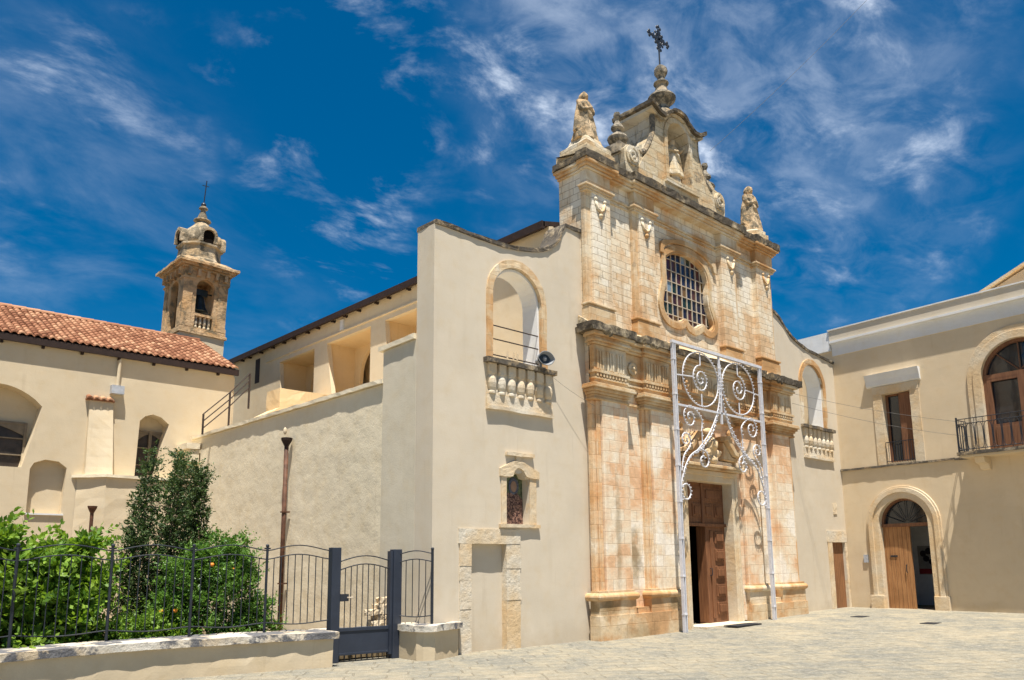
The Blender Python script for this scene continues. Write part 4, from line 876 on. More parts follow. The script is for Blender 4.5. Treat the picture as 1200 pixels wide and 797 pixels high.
while x > -10.5:
    n = 8; rv = random.random(); x1 = x-.36
    vs = [(xx, RY-.09*rr*math.cos(math.pi*i/n), RZ+.02+.09*rr*math.sin(math.pi*i/n)) for xx, rr in ((x, 1.08), (x1-.04, .92)) for i in range(n+1)]
    rg.add(vs, [(i, i+1, n+2+i, n+1+i) for i in range(n)], rv); x = x1
ho(rg, 'ridge_tiles', 'tile', ro, rndattr=True)
ho(MB().box(-16, 1.30, EY-.0, EY+.06, EZ-.19, EZ-.01), 'eave_board', 'fascia', ro)
x = .7
while x > -7: ho(MB().box(x-.03, x+.03, EY+.04, HY+.01, EZ-.25, EZ-.12), 'rafter_end', 'fascia', ro); x -= .92
ho(MB().tube([(-2.03, HY-.06, 7.25), (-2.05, HY-.06, 6.5)], .045, 10), 'downpipe', 'house')
ho(MB().box(-2.22, -1.90, HY-.18, HY+.01, 6.27, 6.50), 'drain_hopper', 'box', cut=.1, jit=.004)
ho(MB().tube([(-2.60, 10.92, -.0), (-2.60, 10.92, 3.05)], .045, 10).lathe([(.05, 3.0), (.11, 3.12), (.12, 3.17), (.02, 3.17)], -2.60, 10.92, 10), 'garden_downpipe', 'rust')
ho(MB().box(-.36, .0, 10.80, HY, 4.86, 5.02).box(-.26, .0, 10.84, 11.3, 4.50, 4.85), 'wall_bracket', 'side', cut=.15, jit=.015)
# ================================================================ bell tower
TX, TY = 1.50, 15.93
TO = thing('bell_tower', 'weathered brown stone bell tower with bulbous dome behind the tiled roof', 'bell tower', (TX-9.4*math.sin(R(1.4)), TY, 0))
TO.rotation_euler = (0, R(1.4), 0)
def to(mb, name, mat='tower', parent=None, **k): return mb.build(name, mat, parent or TO, **k)
hw, hd = .76, .92
to(MB().box(-hw, hw, -hd, hd, -.3, 9.36), 'plastered_base', 'house')
to(MB().box(-hw-.06, hw+.06, -hd-.06, hd+.06, 9.365, 9.45).box(-hw-.02, hw+.02, -hd-.02, hd+.02, 9.45, 9.58), 'base_moulding', cut=.3, jit=.012)
ar = archpts(-.31, .31, 9.62, 11.06, n=12); zt = 11.64
to(MB().prism([(-hw+.03, 9.58), (-hw+.03, zt), (hw-.03, zt), (hw-.03, 9.58)], -hd+.03, -hd+.25, [ar]), 'belfry_wall', cut=.35, jit=.008)
to(MB().prism([(-hw+.03, 9.58), (-hw+.03, zt), (hw-.03, zt), (hw-.03, 9.58)], hd-.25, hd-.03, [ar]), 'belfry_wall', cut=.35, jit=.008)
ar2 = archpts(-.36, .36, 9.62, 11.0, n=12)
for s in (-1, 1):
    a_, b_ = (-hw+.03, -hw+.23) if s < 0 else (hw-.23, hw-.03)
    to(MB().prism([(-hd+.25, 9.58), (-hd+.25, zt), (hd-.25, zt), (hd-.25, 9.58)], a_, b_, [ar2], ax='x'), 'belfry_wall', cut=.35, jit=.008)
for sx in (-1, 1):
    for sy in (-1, 1):
        p = MB(); cx, cy = sx*(hw-.16), sy*(hd-.16)
        p.box(cx-.18, cx+.18, cy-.18, cy+.18, 9.60, 9.74).box(cx-.155, cx+.155, cy-.155, cy+.155, 9.74, 11.24).box(cx-.17, cx+.17, cy-.17, cy+.17, 11.24, 11.28).box(cx-.20, cx+.20, cy-.20, cy+.20, 11.285, 11.34).box(cx-.16, cx+.16, cy-.16, cy+.16, 11.34, 11.66)
        to(p, 'corner_pier', cut=.3, jit=.010)
to(MB().box(-hw-.06, hw+.06, -hd-.06, hd+.06, 11.645, 11.72).box(-hw-.16, hw+.16, -hd-.16, hd+.16, 11.722, 11.80).box(-hw-.27, hw+.27, -hd-.27, hd+.27, 11.802, 11.89)
   .add([(-hw-.25, -hd-.25, 11.88), (hw+.25, -hd-.25, 11.88), (hw+.25, hd+.25, 11.88), (-hw-.25, hd+.25, 11.88), (-.66, -.78, 12.12), (.66, -.78, 12.12), (.66, .78, 12.12), (-.66, .78, 12.12)], [(0, 1, 5, 4), (1, 2, 6, 5), (2, 3, 7, 6), (3, 0, 4, 7), (4, 5, 6, 7)]), 'cornice', cut=.2, jit=.02)
for i in range(5):
    x = -.62+i*.31; y = -.76+i*.38
    for q in ((x-.05, x+.05, -hd-.14, -hd+.02), (x-.05, x+.05, hd-.02, hd+.1), (-hw-.14, -hw+.02, y-.05, y+.05), (hw-.02, hw+.1, y-.05, y+.05)): to(MB().box(*q, 11.40, 11.644), 'modillion', jit=.01)
for k in range(4):  # balusters in the front opening
    to(MB().lathe([(.05, 9.64), (.05, 9.68), (.03, 9.71), (.055, 9.80), (.05, 9.86), (.03, 9.96), (.05, 10.03)], -.22+k*.147, -hd+.12, 10), 'baluster', 'attic')
to(MB().box(-.30, .30, -hd+.02, -hd+.2, 10.03, 10.12), 'balustrade_rail', 'tower')
drum = MB().lathe([(.84, 12.05), (.82, 12.14), (.73, 12.22), (.69, 12.66), (.78, 12.70), (.78, 12.76), (.66, 12.80)], n=8, rot=R(22.5), sy=1.1)
to(drum, 'drum', 'tower_dome', cut=.2, jit=.018)
dome = MB().lathe([(.74, 12.78), (.83, 12.92), (.84, 13.10), (.76, 13.28), (.58, 13.42), (.36, 13.50), (.28, 13.60), (.22, 13.72)], n=24, sy=1.1)
dome = MB().lathe([(.60, 12.78), (.64, 12.95), (.62, 13.15), (.53, 13.36), (.36, 13.54), (.25, 13.66), (.20, 13.76)], n=24, sy=1.1)
DO = to(dome, 'dome', 'tower_dome', smooth=True, jit=.012)
for k in range(4):
    a = k*math.pi/2
    lc = MB().prism(ring(archpts(-.30, .30, 12.80, 13.06, n=12), archpts(-.20, .20, 12.80, 13.06, n=12)), -.80, -.40)
    lc.xf(Matrix.Rotation(a, 4, 'Z')); to(lc, 'lucarne', 'tower_dome', DO, cut=.15, jit=.01)
    lk = MB().prism(archpts(-.202, .202, 12.80, 13.06, n=12), -.72, -.45); lk.xf(Matrix.Rotation(a, 4, 'Z')); to(lk, 'lucarne_shade_plug', 'dark', DO)  # solid near-black plug painted as the shaded hollow of the lucarne
    a2 = a+math.pi/4
    sc_ = MB().ball((0, 0, 0), .17, (.8, 1, 1.5)); sc_.xf(Matrix.Rotation(a2, 4, 'Z') @ Matrix.Translation((0, -.60, 12.98))); to(sc_, 'dome_scroll', 'tower_dome', DO, smooth=True, jit=.03, freq=6)
to(MB().lathe([(.34, 13.52), (.26, 13.68), (.20, 13.76), (.30, 13.82), (.29, 13.86), (.17, 13.92), (.15, 14.02), (.10, 14.16), (.08, 14.26), (.16, 14.30), (.15, 14.34), (.08, 14.40), (.02, 14.42)], n=14), 'spire_finial', 'tower_dome', jit=.01)
to(MB().ball((0, 0, 14.46), .09).tube([(0, 0, 14.5), (.04, 0, 15.42)], .02).tube([(-.10, 0, 15.2), (.14, 0, 15.22)], .014), 'cross_rod', 'iron')
BE = thing('bell', 'dark bronze bell hanging in the arch of the bell tower', 'bell', (TX, TY-.45, 10.2))
MB().lathe([(.31, .10), (.29, .15), (.22, .28), (.18, .48), (.15, .62), (.10, .70), (.03, .73)], n=24).build('bell_body', 'bronze', BE, smooth=True)
MB().box(-.26, .26, -.06, .06, .70, .92).tube([(-.5, 0, .8), (.5, 0, .8)], .03).build('headstock', 'bronze', BE)
MB().tube([(0, 0, .4), (0, 0, .06)], .015).ball((0, 0, .04), .045).build('clapper', 'iron', BE)

# ================================================================ stair rail
SR = thing('stair_railing', 'sloping brown iron handrail of the outside stair at the end of the terrace wall', 'railing', (.1, 10.2, 5.2))
x0s, x1s = .0, 1.02; A_ = [(-.27, 5.25, 5.72), (.44, 5.52, 6.42), (.99, 6.12, 7.05)]
m = MB()
for x, zb, zt_ in A_: m = MB().box(x-.022, x+.022, 9.98, 10.02, zb-.1, zt_).xf(Matrix.Translation((-.1, -10.2, -5.2))); m.build('post', 'rail', SR)
for dz in (0, -.20, -.40):
    MB().tube([(A_[0][0], 10, A_[0][2]+dz), (A_[1][0], 10, A_[1][2]+dz), (A_[2][0], 10, A_[2][2]+dz)], .016).xf(Matrix.Translation((-.1, -10.2, -5.2))).build('rail', 'rail', SR)

# ================================================================ right palace
PA = thing('corner_palace', 'two-storey tan stucco palace with white cornice and arched portal on the right', 'building', (16.4, 0, 0), R(-95.06))
def pa(mb, name, mat, parent=None, **k): return mb.build(name, mat, parent or PA, **k)
GZ = .1
pw = [(1.56, 4.52), (1.56, 6.66), (2.44, 6.66), (2.44, 4.52)]
fdo = archpts(4.50, 6.46, 4.56, 6.62, n=20)
po_ = archpts(1.12, 2.62, -.3, 2.66, n=20)
pl_out = [(-2.5, -.3), (-2.5, 8.5), (18, 8.5), (18, -.3), (2.62, -.3)]+list(reversed(po_[1:-1]))+[(1.12, -.3)]
pa(MB().prism(pl_out, 0, .45, [pw, fdo]), 'wall', 'palace')
pa(MB().box(-2.5, 18, .46, 9, 8.0, 8.45).box(17.9, 18, .45, 9, -.3, 8.5), 'roof_slab', 'palace')
# cornice, white cove and parapet
cv = MB(); n = 6
prf = [(-.02, 8.22)]+[(-.02-.08*(1-math.cos(math.pi/2*i/n)), 8.26+.36*math.sin(math.pi/2*i/n)) for i in range(n+1)]+[(-.17, 8.63), (-.17, 8.70), (.1, 8.70), (.1, 8.22)]
prf = [(y, z) for y, z in prf]
cv.prism([(y, z) for y, z in prf], .02, 17.9, ax='x')
pa(cv, 'cove_cornice', 'palace_white')
pa(MB().box(.0, 17.9, -.12, .2, 8.703, 9.06), 'parapet', 'wing'); pa(MB().box(-.03, 17.9, -.15, .25, 9.063, 9.10), 'parapet_coping', 'palace_white')
pa(MB().box(-2.6, -.01, -.10, .12, 8.4, 9.04), 'parapet_return', 'white')
pa(MB().box(-.05, 3.55, -.07, .02, 4.40, 4.455).box(3.55, 18, -.06, .02, 4.38, 4.44), 'string_course', 'coping', cut=.25, jit=.012)
pa(MB().prism([(2.2, 8.46), (2.2, 9.14), (8.5, 11.75), (14.8, 9.14), (14.8, 8.46)], 2.6, 2.8), 'rear_gable', 'palace'); pa(MB().prism([(2.1, 9.18), (8.5, 11.83), (14.9, 9.18), (14.9, 9.26), (8.5, 11.93), (2.1, 9.26)], 2.5, 5), 'rear_roof', 'portal')
# small window
wd = pa(MB().prism([(1.56, 4.52), (1.56, 6.66), (2.44, 6.66), (2.44, 4.52)], .2, .24, [[(1.64, 4.58), (1.64, 6.6), (1.97, 6.6), (1.97, 4.58)], [(2.03, 4.58), (2.03, 6.6), (2.36, 6.6), (2.36, 4.58)]]), 'window', 'brownwood')
pa(MB().box(1.56, 2.44, .26, .28, 4.52, 6.66), 'pane', 'glass', wd)
pa(MB().box(2.03, 2.40, .10, .14, 4.54, 6.64), 'shutter', 'brownwood', wd)
pa(MB().box(1.27, 1.563, -.03, .2, 4.46, 6.66).box(2.437, 2.72, -.03, .2, 4.46, 6.66).box(1.27, 2.72, -.035, .2, 6.663, 6.92), 'window_surround', 'portal', wd, cut=.4, jit=.006)
pa(MB().prism([(0, 6.923), (-.06, 6.96), (-.09, 7.12), (-.14, 7.26), (-.16, 7.32), (.0, 7.32)], 1.10, 2.80, ax='x'), 'window_hood', 'palace_white', wd)
def ironbars(m, x0, x1, z0, z1, y, n):
    m.box(x0, x1, y-.015, y+.015, z1-.02, z1).box(x0, x1, y-.012, y+.012, z0+.04, z0+.06)
    for i in range(n+1): x = x0+(x1-x0)*i/n; m.tube([(x, y, z0), (x, y, z1)], .008, 5)
    return m
pa(ironbars(MB(), 1.57, 2.43, 4.50, 5.15, -.04, 11), 'window_guard', 'iron', wd)
# french window
fo = archpts(4.50, 6.46, 4.50, 6.62, n=20)
FW = pa(MB().prism(ring(archpts(4.12, 6.84, 4.50, 6.62, n=24), archpts(4.503, 6.457, 4.50, 6.62, n=24)), -.05, .1).prism(ring(archpts(4.28, 6.68, 4.50, 6.62, n=24), archpts(4.506, 6.454, 4.50, 6.62, n=24)), -.075, .1), 'french_window', 'portal', bevel=.012)
fr_ = MB().prism(ring(archpts(4.50, 6.46, 4.5, 6.62, n=20), archpts(4.60, 6.36, 4.5, 6.62, n=20)), .06, .16)
fr_.box(4.52, 6.44, .05, .15, 6.58, 6.70).box(5.40, 5.56, .04, .15, 4.5, 6.58).box(4.60, 4.70, .055, .15, 4.5, 6.58).box(6.28, 6.36, .055, .15, 4.5, 6.58)
fr_.box(4.70, 5.40, .052, .145, 4.5, 5.28).box(5.56, 6.28, .052, .145, 4.5, 5.28).box(4.70, 6.28, .053, .145, 6.50, 6.58)
for k in (-.62, 0, .62):
    fr_.tube([(5.48, .10, 6.7), (5.48+k, .10, 7.32 if k else 7.55)], .018, 6)
pa(fr_, 'window_frame', 'brownwood', FW)
pa(MB().prism(fo, .17, .19), 'pane', 'glass', FW)
pa(MB().box(4.72, 5.36, .03, .05, 4.6, 5.2).box(5.60, 6.26, .03, .05, 4.6, 5.2), 'lower_panels', 'brownwood', FW, bevel=.006)
# balcony
BA = pa(MB().box(3.90, 8.4, -.68, .02, 4.43, 4.52), 'balcony', 'coping', cut=.25, jit=.01)
pa(MB().box(3.96, 8.4, -.62, .0, 4.37, 4.427), 'balcony_soffit', 'palace', BA)
for x in (4.25, 6.9): pa(MB().prism([(0, 4.02), (-.12, 4.05), (-.18, 4.17), (-.40, 4.21), (-.46, 4.37), (0, 4.37)], x, x+.26, ax='x'), 'balcony_corbel', 'palace', BA, bevel=.015)
rl = MB()
def railpanel(m, p0, p1, z0, z1, n):
    p0, p1 = Vector(p0), Vector(p1)
    for z in (z0+.06, z1-.14, z1): m.tube([(p0.x, p0.y, z), (p1.x, p1.y, z)], .012, 5)
    for i in range(n):
        a, b = p0.lerp(p1, i/n), p0.lerp(p1, (i+1)/n); c_ = (a+b)/2; w_ = (b-a)*.40
        q = [c_-w_*.4, c_-w_, c_-w_, c_-w_*.3, c_+w_*.3, c_+w_, c_+w_, c_+w_*.4]; zz = [z0+.06, z0+.16, z1-.26, z1-.14, z1-.14, z1-.26, z0+.16, z0+.06]
        P = catmull([(q[k].x, q[k].y, zz[k]) for k in range(8)], 3); m.tube(P, .009, 5)
        m.tube([(a.x, a.y, z0), (a.x, a.y, z1)], .007, 5)
for (q0, q1, nn) in (((3.96, -.64), (8.35, -.64), 19), ((3.96, -.02), (3.96, -.64), 4)): railpanel(rl, (*q0, 0), (*q1, 0), 4.52, 5.44, nn)
rl.box(3.94, 3.98, -.66, -.62, 4.52, 5.50)
pa(rl, 'balcony_railing', 'iron', BA)
# portal
PP = pa(MB().prism(ring(archpts(.74, 3.0, GZ-.2, 2.66, n=24), archpts(1.123, 2.617, GZ-.2, 2.66, n=24)), -.05, .1).prism(ring(archpts(.80, 2.94, GZ-.2, 2.66, n=24), archpts(.94, 2.80, GZ-.2, 2.66, n=24)), -.09, -.04).box(.70, 1.12, -.11, .05, GZ-.1, .52).box(2.62, 3.04, -.11, .05, GZ-.1, .52), 'portal_surround', 'portal', bevel=.02)
pa(MB().prism(archpts(1.14, 2.60, 2.64, 2.66, n=20), .26, .30), 'fanlight_glass', 'glass', PP)
fl = MB().box(1.12, 2.62, .12, .30, 2.56, 2.66); fl.prism(ring(archpts(1.12, 2.62, 2.66, 2.67, n=20), archpts(1.19, 2.55, 2.66, 2.67, n=20)), .14, .25)
pa(fl, 'transom', 'brownwood', PP)
fb = MB()
for k in range(1, 8): a = math.pi*k/8; fb.tube([(1.87+.10*math.cos(a), .20, 2.66+.10*math.sin(a)), (1.87+.70*math.cos(a), .20, 2.66+.70*math.sin(a))], .010, 5)
pa(fb, 'fanlight_bars', 'iron', PP)
pa(MB().box(1.13, 1.95, .17, .23, GZ+.02, 2.56), 'plank_door', 'plankdoor', PP)
pa(MB().box(1.30, 1.52, .155, .17, 1.66, 1.71).tube([(1.78, .17, 1.2), (1.78, .13, 1.2), (1.78, .13, 1.42), (1.78, .17, 1.42)], .012), 'door_fittings', 'iron', PP)
lf2 = MB().box(0, .06, 0, .66, GZ+.02, 2.54); pa(lf2.xf(Matrix.Translation((2.60, .25, 0)) @ Matrix.Rotation(R(-6), 4, 'Z')), 'open_plank_leaf', 'plankdoor', PP) if False else None
hl = MB().box(.0, .1, .46, 2.4, 0, 3.4).box(3.4, 3.5, .46, 2.4, 0, 3.4).box(.0, 3.5, 2.4, 2.5, 0, 3.4).box(.0, 3.5, .46, 2.5, 3.4, 3.5).box(.1, 3.4, .46, 2.4, .0, .12)
pa(hl, 'hallway', 'hallwall', PP)
PS = MB().box(3.05, 3.85, 2.33, 2.37, 1.10, 2.02)
M['poster'] = plain('poster_paper', (.30, .29, .28), .6, .2, .1); M['poster_red'] = plain('poster_red', (.30, .03, .04), .6, .2); M['poster_dark'] = plain('poster_dark_shapes', (.03, .025, .03), .6, .2)
PT = thing('hall_poster', 'poster with dark round shapes above a red strip inside the open portal', 'poster', (0, 0, 0), 0)
PT.location = PA.matrix_basis @ Vector((0, 0, 0)); PT.location = (16.4, 0, 0); PT.rotation_euler = (0, 0, R(-95.06))
MB().box(1.08, 1.66, 2.36, 2.392, 1.10, 2.0).build('sheet', 'poster', PT)
MB().box(1.10, 1.64, 2.35, 2.358, 1.12, 1.28).build('red_strip', 'poster_red', PT)
q = MB()
for cx, cz_, r_ in ((1.25, 1.76, .10), (1.43, 1.83, .11), (1.56, 1.70, .08), (1.34, 1.60, .10), (1.50, 1.50, .09)): q.ball((cx, 2.352, cz_), r_, (1, .05, 1), 8)
q.build('printed_shapes', 'poster_dark', PT)
pa(MB().box(.54, .68, -.04, .0, 1.50, 1.74), 'name_plate', 'box')
pa(MB().box(-.2, 18, -.02, .02, -.2, .16), 'wall_foot', 'palace') if False else None

# ================================================================ garden wall, fence, gate
GW = thing('garden_wall', 'low cream garden wall with bleached stone capping left of the gate', 'wall', (-4, .5, 0))
Fp = c2([(-9.5, -.3), (-8, .25), (-6.4, .55), (-4.96, .72), (-3.4, .55), (-1.86, .12)], 6)
Bp = [(x+.10, y+.72) for x, y in Fp]; Bp[-1] = (-1.80, .84)
def gw(mb, n, m_, **k): return mb.xf(Matrix.Translation((4, -.5, 0))).build(n, m_, GW, **k)
gw(MB().prism(Fp+list(reversed(Bp)), -.2, .44, ax='z'), 'wall_body', 'house', cut=.5, jit=.012)
Fc = [(x-.0, y-.07) for x, y in Fp]; Bc = [(x, y+.05) for x, y in Bp]; Fc[-1] = (-1.79, .05); Bc[-1] = (-1.76, .88)
gw(MB().prism(Fc+list(reversed(Bc)), .443, .55, ax='z'), 'stone_capping', 'cap', cut=.14, jit=.011, freq=4)
PR_ = thing('gate_pier', 'short cream pier with flat stone cap between the gate and the church corner', 'pier', (0, -.1, 0))
poly = [(-.40, .50), (-.46, -.20), (-.40, -.32), (-.22, -.40), (.50, -.13), (.56, -.002), (-.005, -.002), (-.005, .50)]
MB().prism(poly, -.1, .47, ax='z').xf(Matrix.Translation((0, .1, 0))).build('pier_body', 'house', PR_, cut=.3, jit=.008)
polc = [(-.44, .52), (-.52, -.20), (-.45, -.39), (-.24, -.48), (.56, -.19), (.64, -.004), (-.006, -.004), (-.006, .52)]
MB().prism(polc, .473, .58, ax='z').xf(Matrix.Translation((0, .1, 0))).build('stone_cap', 'cap', PR_, cut=.12, jit=.018, freq=5)
def fence_panel(T, p0, p1, z0, zt, n, arch=.10, name='railing_panel'):
    p0, p1 = Vector(p0), Vector(p1); m = MB(); top, low, mid = [], [], []
    for i in range(13):
        t = i/12; p = p0.lerp(p1, t); s_ = math.sin(math.pi*t)**1.3
        top.append((p.x, p.y, zt-.03+arch*s_)); mid.append((p.x, p.y, zt-.17+arch*.9*s_)); low.append((p.x, p.y, z0+.10-arch*.45*s_))
    for P in (top, mid, low): m.tube(P, .010, 5)
    for i in range(1, n):
        t = i/n; p = p0.lerp(p1, t); s_ = math.sin(math.pi*t)**1.3
        m.tube([(p.x, p.y, z0+.10-arch*.45*s_), (p.x, p.y, zt-.17+arch*.9*s_)], .0085, 5)
    return m.build(name, 'iron', T)
FE = thing('iron_fence', 'dark iron railing with arched top rails standing on the garden wall', 'fence', (0, 0, 0))
FPs = [(-8.4, 1.0), (-7.28, 1.22), (-6.09, 1.42), (-4.88, 1.36), (-3.77, 1.13), (-2.64, .95), (-1.66, .66)]
for i, (x, y) in enumerate(FPs[:-1]):
    m = MB().tube([(x, y, .5), (x, y, 1.92)], .022, 8).ball((x, y, 1.93), .030, n=6).box(x-.05, x+.05, y-.012, y+.012, 1.875, 1.90)
    m.build('post', 'iron', FE)
    fence_panel(FE, (x, y, 0), (*FPs[i+1], 0), .60, 1.88, 9, .09)
F2 = thing('short_fence', 'short iron railing piece on the pier between gate and church corner', 'fence', (0, 0, 0))
MB().tube([(-.06, -.10, .55), (-.06, -.10, 1.86)], .025, 8).ball((-.06, -.10, 1.87), .03, n=6).build('post', 'iron', F2)
fence_panel(F2, (-.42, .38, 0), (-.06, -.10, 0), .62, 1.82, 5, .05)
GA = thing('garden_gate', 'dark blue metal gate with two square posts and barred upper half', 'gate', (-1.0, .5, 0), 0)
def ga(mb, n, m_='gate', **k): return mb.xf(Matrix.Translation((1.0, -.5, 0))).build(n, m_, GA, **k)
GL, GR = Vector((-1.58, .62, 0)), Vector((-.46, .44, 0))
for P_, zt_ in ((GL, 1.90), (GR, 1.87)): ga(MB().box(P_.x-.085, P_.x+.085, P_.y-.07, P_.y+.07, 0, zt_), 'gate_post', bevel=.008)
ga(MB().box(-.60, -.55, .40, .50, .08, 1.84), 'gate_stile')
d = (GR-GL); ang = math.atan2(d.y, d.x)
pnl = MB().box(.09, 1.04, -.02, .02, .13, .53).box(.09, 1.04, -.035, .035, .50, .56).box(.09, 1.04, -.03, .03, .11, .15)
ga(pnl.xf(Matrix.Translation(GL) @ Matrix.Rotation(ang, 4, 'Z')), 'solid_panel', bevel=.005)
bs = MB(); top, mid = [], []
for i in range(13): t = i/12; x = .09+t*.95; s_ = math.sin(math.pi*t); top.append((x, 0, 1.66+.10*s_)); mid.append((x, 0, 1.52+.10*s_))
bs.tube(top, .011, 5); bs.tube(mid, .011, 5)
for i in range(1, 9): t = i/9; x = .09+t*.95; bs.tube([(x, 0, .55), (x, 0, 1.52+.10*math.sin(math.pi*t))], .009, 5)
for i in range(10): x = .12+i*.098; bs.tube([(x, 0, .12), (x, 0, .03)], .009, 5)
ga(bs.xf(Matrix.Translation(GL) @ Matrix.Rotation(ang, 4, 'Z')), 'bars', 'iron')
ga(MB().box(-1.50, -1.34, .54, .62, 1.0, 1.12), 'lock_box', 'iron')
ga(MB().tube([(-1.36, .55, 1.06), (-1.36, .50, 1.06), (-1.28, .50, 1.06)], .012), 'handle', 'orange' if False else 'lead')

# rubble seen through the gate
RB = MB()
for i in range(9):
    a = random.uniform(-.1, .1); z = .16+.10*i; w_ = random.uniform(.10, .19); RB.box(-.36+a-w_, -.36+a+random.uniform(.08, .16), 1.0, 1.2, z-.045, z+.045)
tag(RB.build('rubble_pile', 'jamb', None, cut=.06, jit=.035, freq=8), 'ragged stack of pale rubble stones seen through the gate bars', 'rubble')
LS = MB().box(-1.9, -.30, 1.30, 1.46, .15, .50)
tag(LS.build('stone_kerb', 'cap', None, cut=.15, jit=.03), 'low pale stone kerb lying behind the gate in the garden', 'kerb')

# front downpipe on the terrace wall
DP = thing('standing_downpipe', 'tall rusty brown downpipe with funnel top against the terrace wall', 'downpipe', (-.10, 5.45, 0))
MB().tube([(0, 0, .1), (0, 0, 4.40)], .05, 10).build('pipe', 'rust', DP, smooth=True)
MB().lathe([(.05, 4.33), (.12, 4.46), (.13, 4.52), (.02, 4.52)], n=12).build('funnel', 'fascia', DP)
MB().ball((.06, .22, 4.72), .055, (.8, .6, 1.6), 8).build('waste_spout', 'portal', DP)
for z in (1.2, 2.8): MB().box(-.06, .12, -.06, .06, z, z+.03).build('pipe_clamp', 'rust', DP)

# ================================================================ plants
def leaves(m, centers, n, size, droop=.3, ratio=.45):
    for _ in range(n):
        c_, rad = random.choice(centers); rad = Vector(rad)
        while True:
            u = Vector((random.uniform(-1, 1), random.uniform(-1, 1), random.uniform(-1, 1)))
            if .25 < u.length < 1: break
        u = u.normalized()*(u.length**.35)
        p = Vector(c_)+Vector((u.x*rad.x, u.y*rad.y, u.z*rad.z))
        d_ = (u*.8+Vector((random.uniform(-1, 1), random.uniform(-1, 1), random.uniform(-.6, .9)))).normalized()
        sd_ = d_.cross(Vector((random.uniform(-1, 1), random.uniform(-1, 1), random.uniform(-1, 1)))).normalized(); nn_ = d_.cross(sd_)
        L = size*random.uniform(.6, 1.25); w_ = L*ratio
        m.add([p, p+d_*L*.5+sd_*w_*.5+nn_*L*.08, p+d_*L-nn_*L*droop*.3, p+d_*L*.5-sd_*w_*.5+nn_*L*.08], [(0, 1, 2), (0, 2, 3)], random.random()**1.2)
def sprigs(m, centers, n, L, size, ratio, zup=.6):
    for _ in range(n):
        c_, rad = random.choice(centers); a = random.uniform(0, 6.28)
        d_ = Vector((math.cos(a), math.sin(a), random.uniform(.0, 1.6)*zup+.1)).normalized(); p = Vector(c_)+Vector((d_.x*rad[0], d_.y*rad[1], d_.z*rad[2]))*.7; l_ = L*random.uniform(.5, 1.3)
        bend = Vector((random.uniform(-.3, .3), random.uniform(-.3, .3), random.uniform(-.2, .4))); k = 9; rv = random.uniform(.3, 1)
        for i in range(k):
            t = i/(k-1); q = p+d_*l_*t+bend*l_*t*t
            for sg in (-1, 1):
                sd_ = d_.cross(Vector((random.uniform(-1, 1), random.uniform(-1, 1), random.uniform(-1, 1)))).normalized()
                dd = (d_*.7+sd_*sg).normalized(); w_ = dd.cross(Vector((random.uniform(-1, 1), random.uniform(-1, 1), random.uniform(-1, 1)))).normalized(); S_ = size*(1.1-.4*t)
                m.add([q, q+dd*S_*.5+w_*S_*ratio*.5, q+dd*S_, q+dd*S_*.5-w_*S_*ratio*.5], [(0, 1, 2), (0, 2, 3)], min(1, rv+random.uniform(-.2, .2)))
def branches(m, root, centers, r):
    for c_, rad in centers:
        c_ = Vector(c_); q = Vector(root)+Vector((random.uniform(-.1, .1), random.uniform(-.1, .1), 0)); mid = q.lerp(c_, .5)+Vector((random.uniform(-.12, .12), random.uniform(-.12, .12), .1))
        m.tube(catmull([q, mid, c_], 4), r, 6, r2=r*.3)
def plant(name, label, cat, root, centers, n, size, mat, r=.03, ratio=.45, fruit=0):
    T = thing(name, label, cat, root); rt = Vector(root)
    cs = [((Vector(c_)-rt), rad) for c_, rad in centers]
    m = MB(); branches(m, (0, 0, -.1), cs, r); m.build('stems', 'bark', T)
    m = MB(); leaves(m, cs, n, size, ratio=ratio); m.build('foliage', mat, T, rndattr=True)
    for k in range(fruit):
        c_, rad = random.choice(cs); a = random.uniform(3.6, 5.4)
        MB().ball((c_[0]+rad[0]*.9*math.cos(a), c_[1]+rad[1]*.95*math.sin(a), c_[2]+random.uniform(-.5, .4)*rad[2]), .038, n=8).build('orange_fruit', 'orange', T, smooth=True)
    return T
random.seed(21)
def clumps(cx, cy, z0, z1, rx, ry, n, r, taper=0., flare=1.):
    out = []
    for i in range(n):
        z = random.uniform(z0, z1); t = (z-z0)/(z1-z0); w_ = (1-taper*t)
        a = random.uniform(0, 6.28); q = random.uniform(.2, 1)**.6
        rr = r*random.uniform(.7, 1.3)*(1-.4*taper*t)
        out.append(((cx+rx*w_*q*math.cos(a), cy+ry*w_*q*math.sin(a), z), (rr, rr, rr*random.uniform(.8, 1.4))))
    return out
def shoots(cx, cy, z0, zt, n, spread, r, top=.3, lean=0.):
    out = []
    for i in range(n):
        a = 2*math.pi*i/n+random.uniform(-.4, .4); q = random.uniform(.35, 1); h = zt-(zt-z0)*.55*random.random()**1.6*q
        bx, by = cx+spread*.35*q*math.cos(a), cy+spread*.35*q*math.sin(a); tx, ty = cx+lean+spread*q*math.cos(a)*random.uniform(.6, 1.1), cy+spread*q*math.sin(a)
        k = max(5, int((h-z0)/(r*.85)))
        for j in range(k):
            t = j/(k-1); bulge = math.sin(math.pi*min(1, t*1.1))*spread*.25*q
            rr = r*(1-.62*t**1.6)*random.uniform(.7, 1.25)
            out.append(((bx+(tx-bx)*t+bulge*math.cos(a)+random.uniform(-.05, .05), by+(ty-by)*t+bulge*math.sin(a)*.8, z0+(h-z0)*t), (rr, rr, rr*1.25)))
    return out
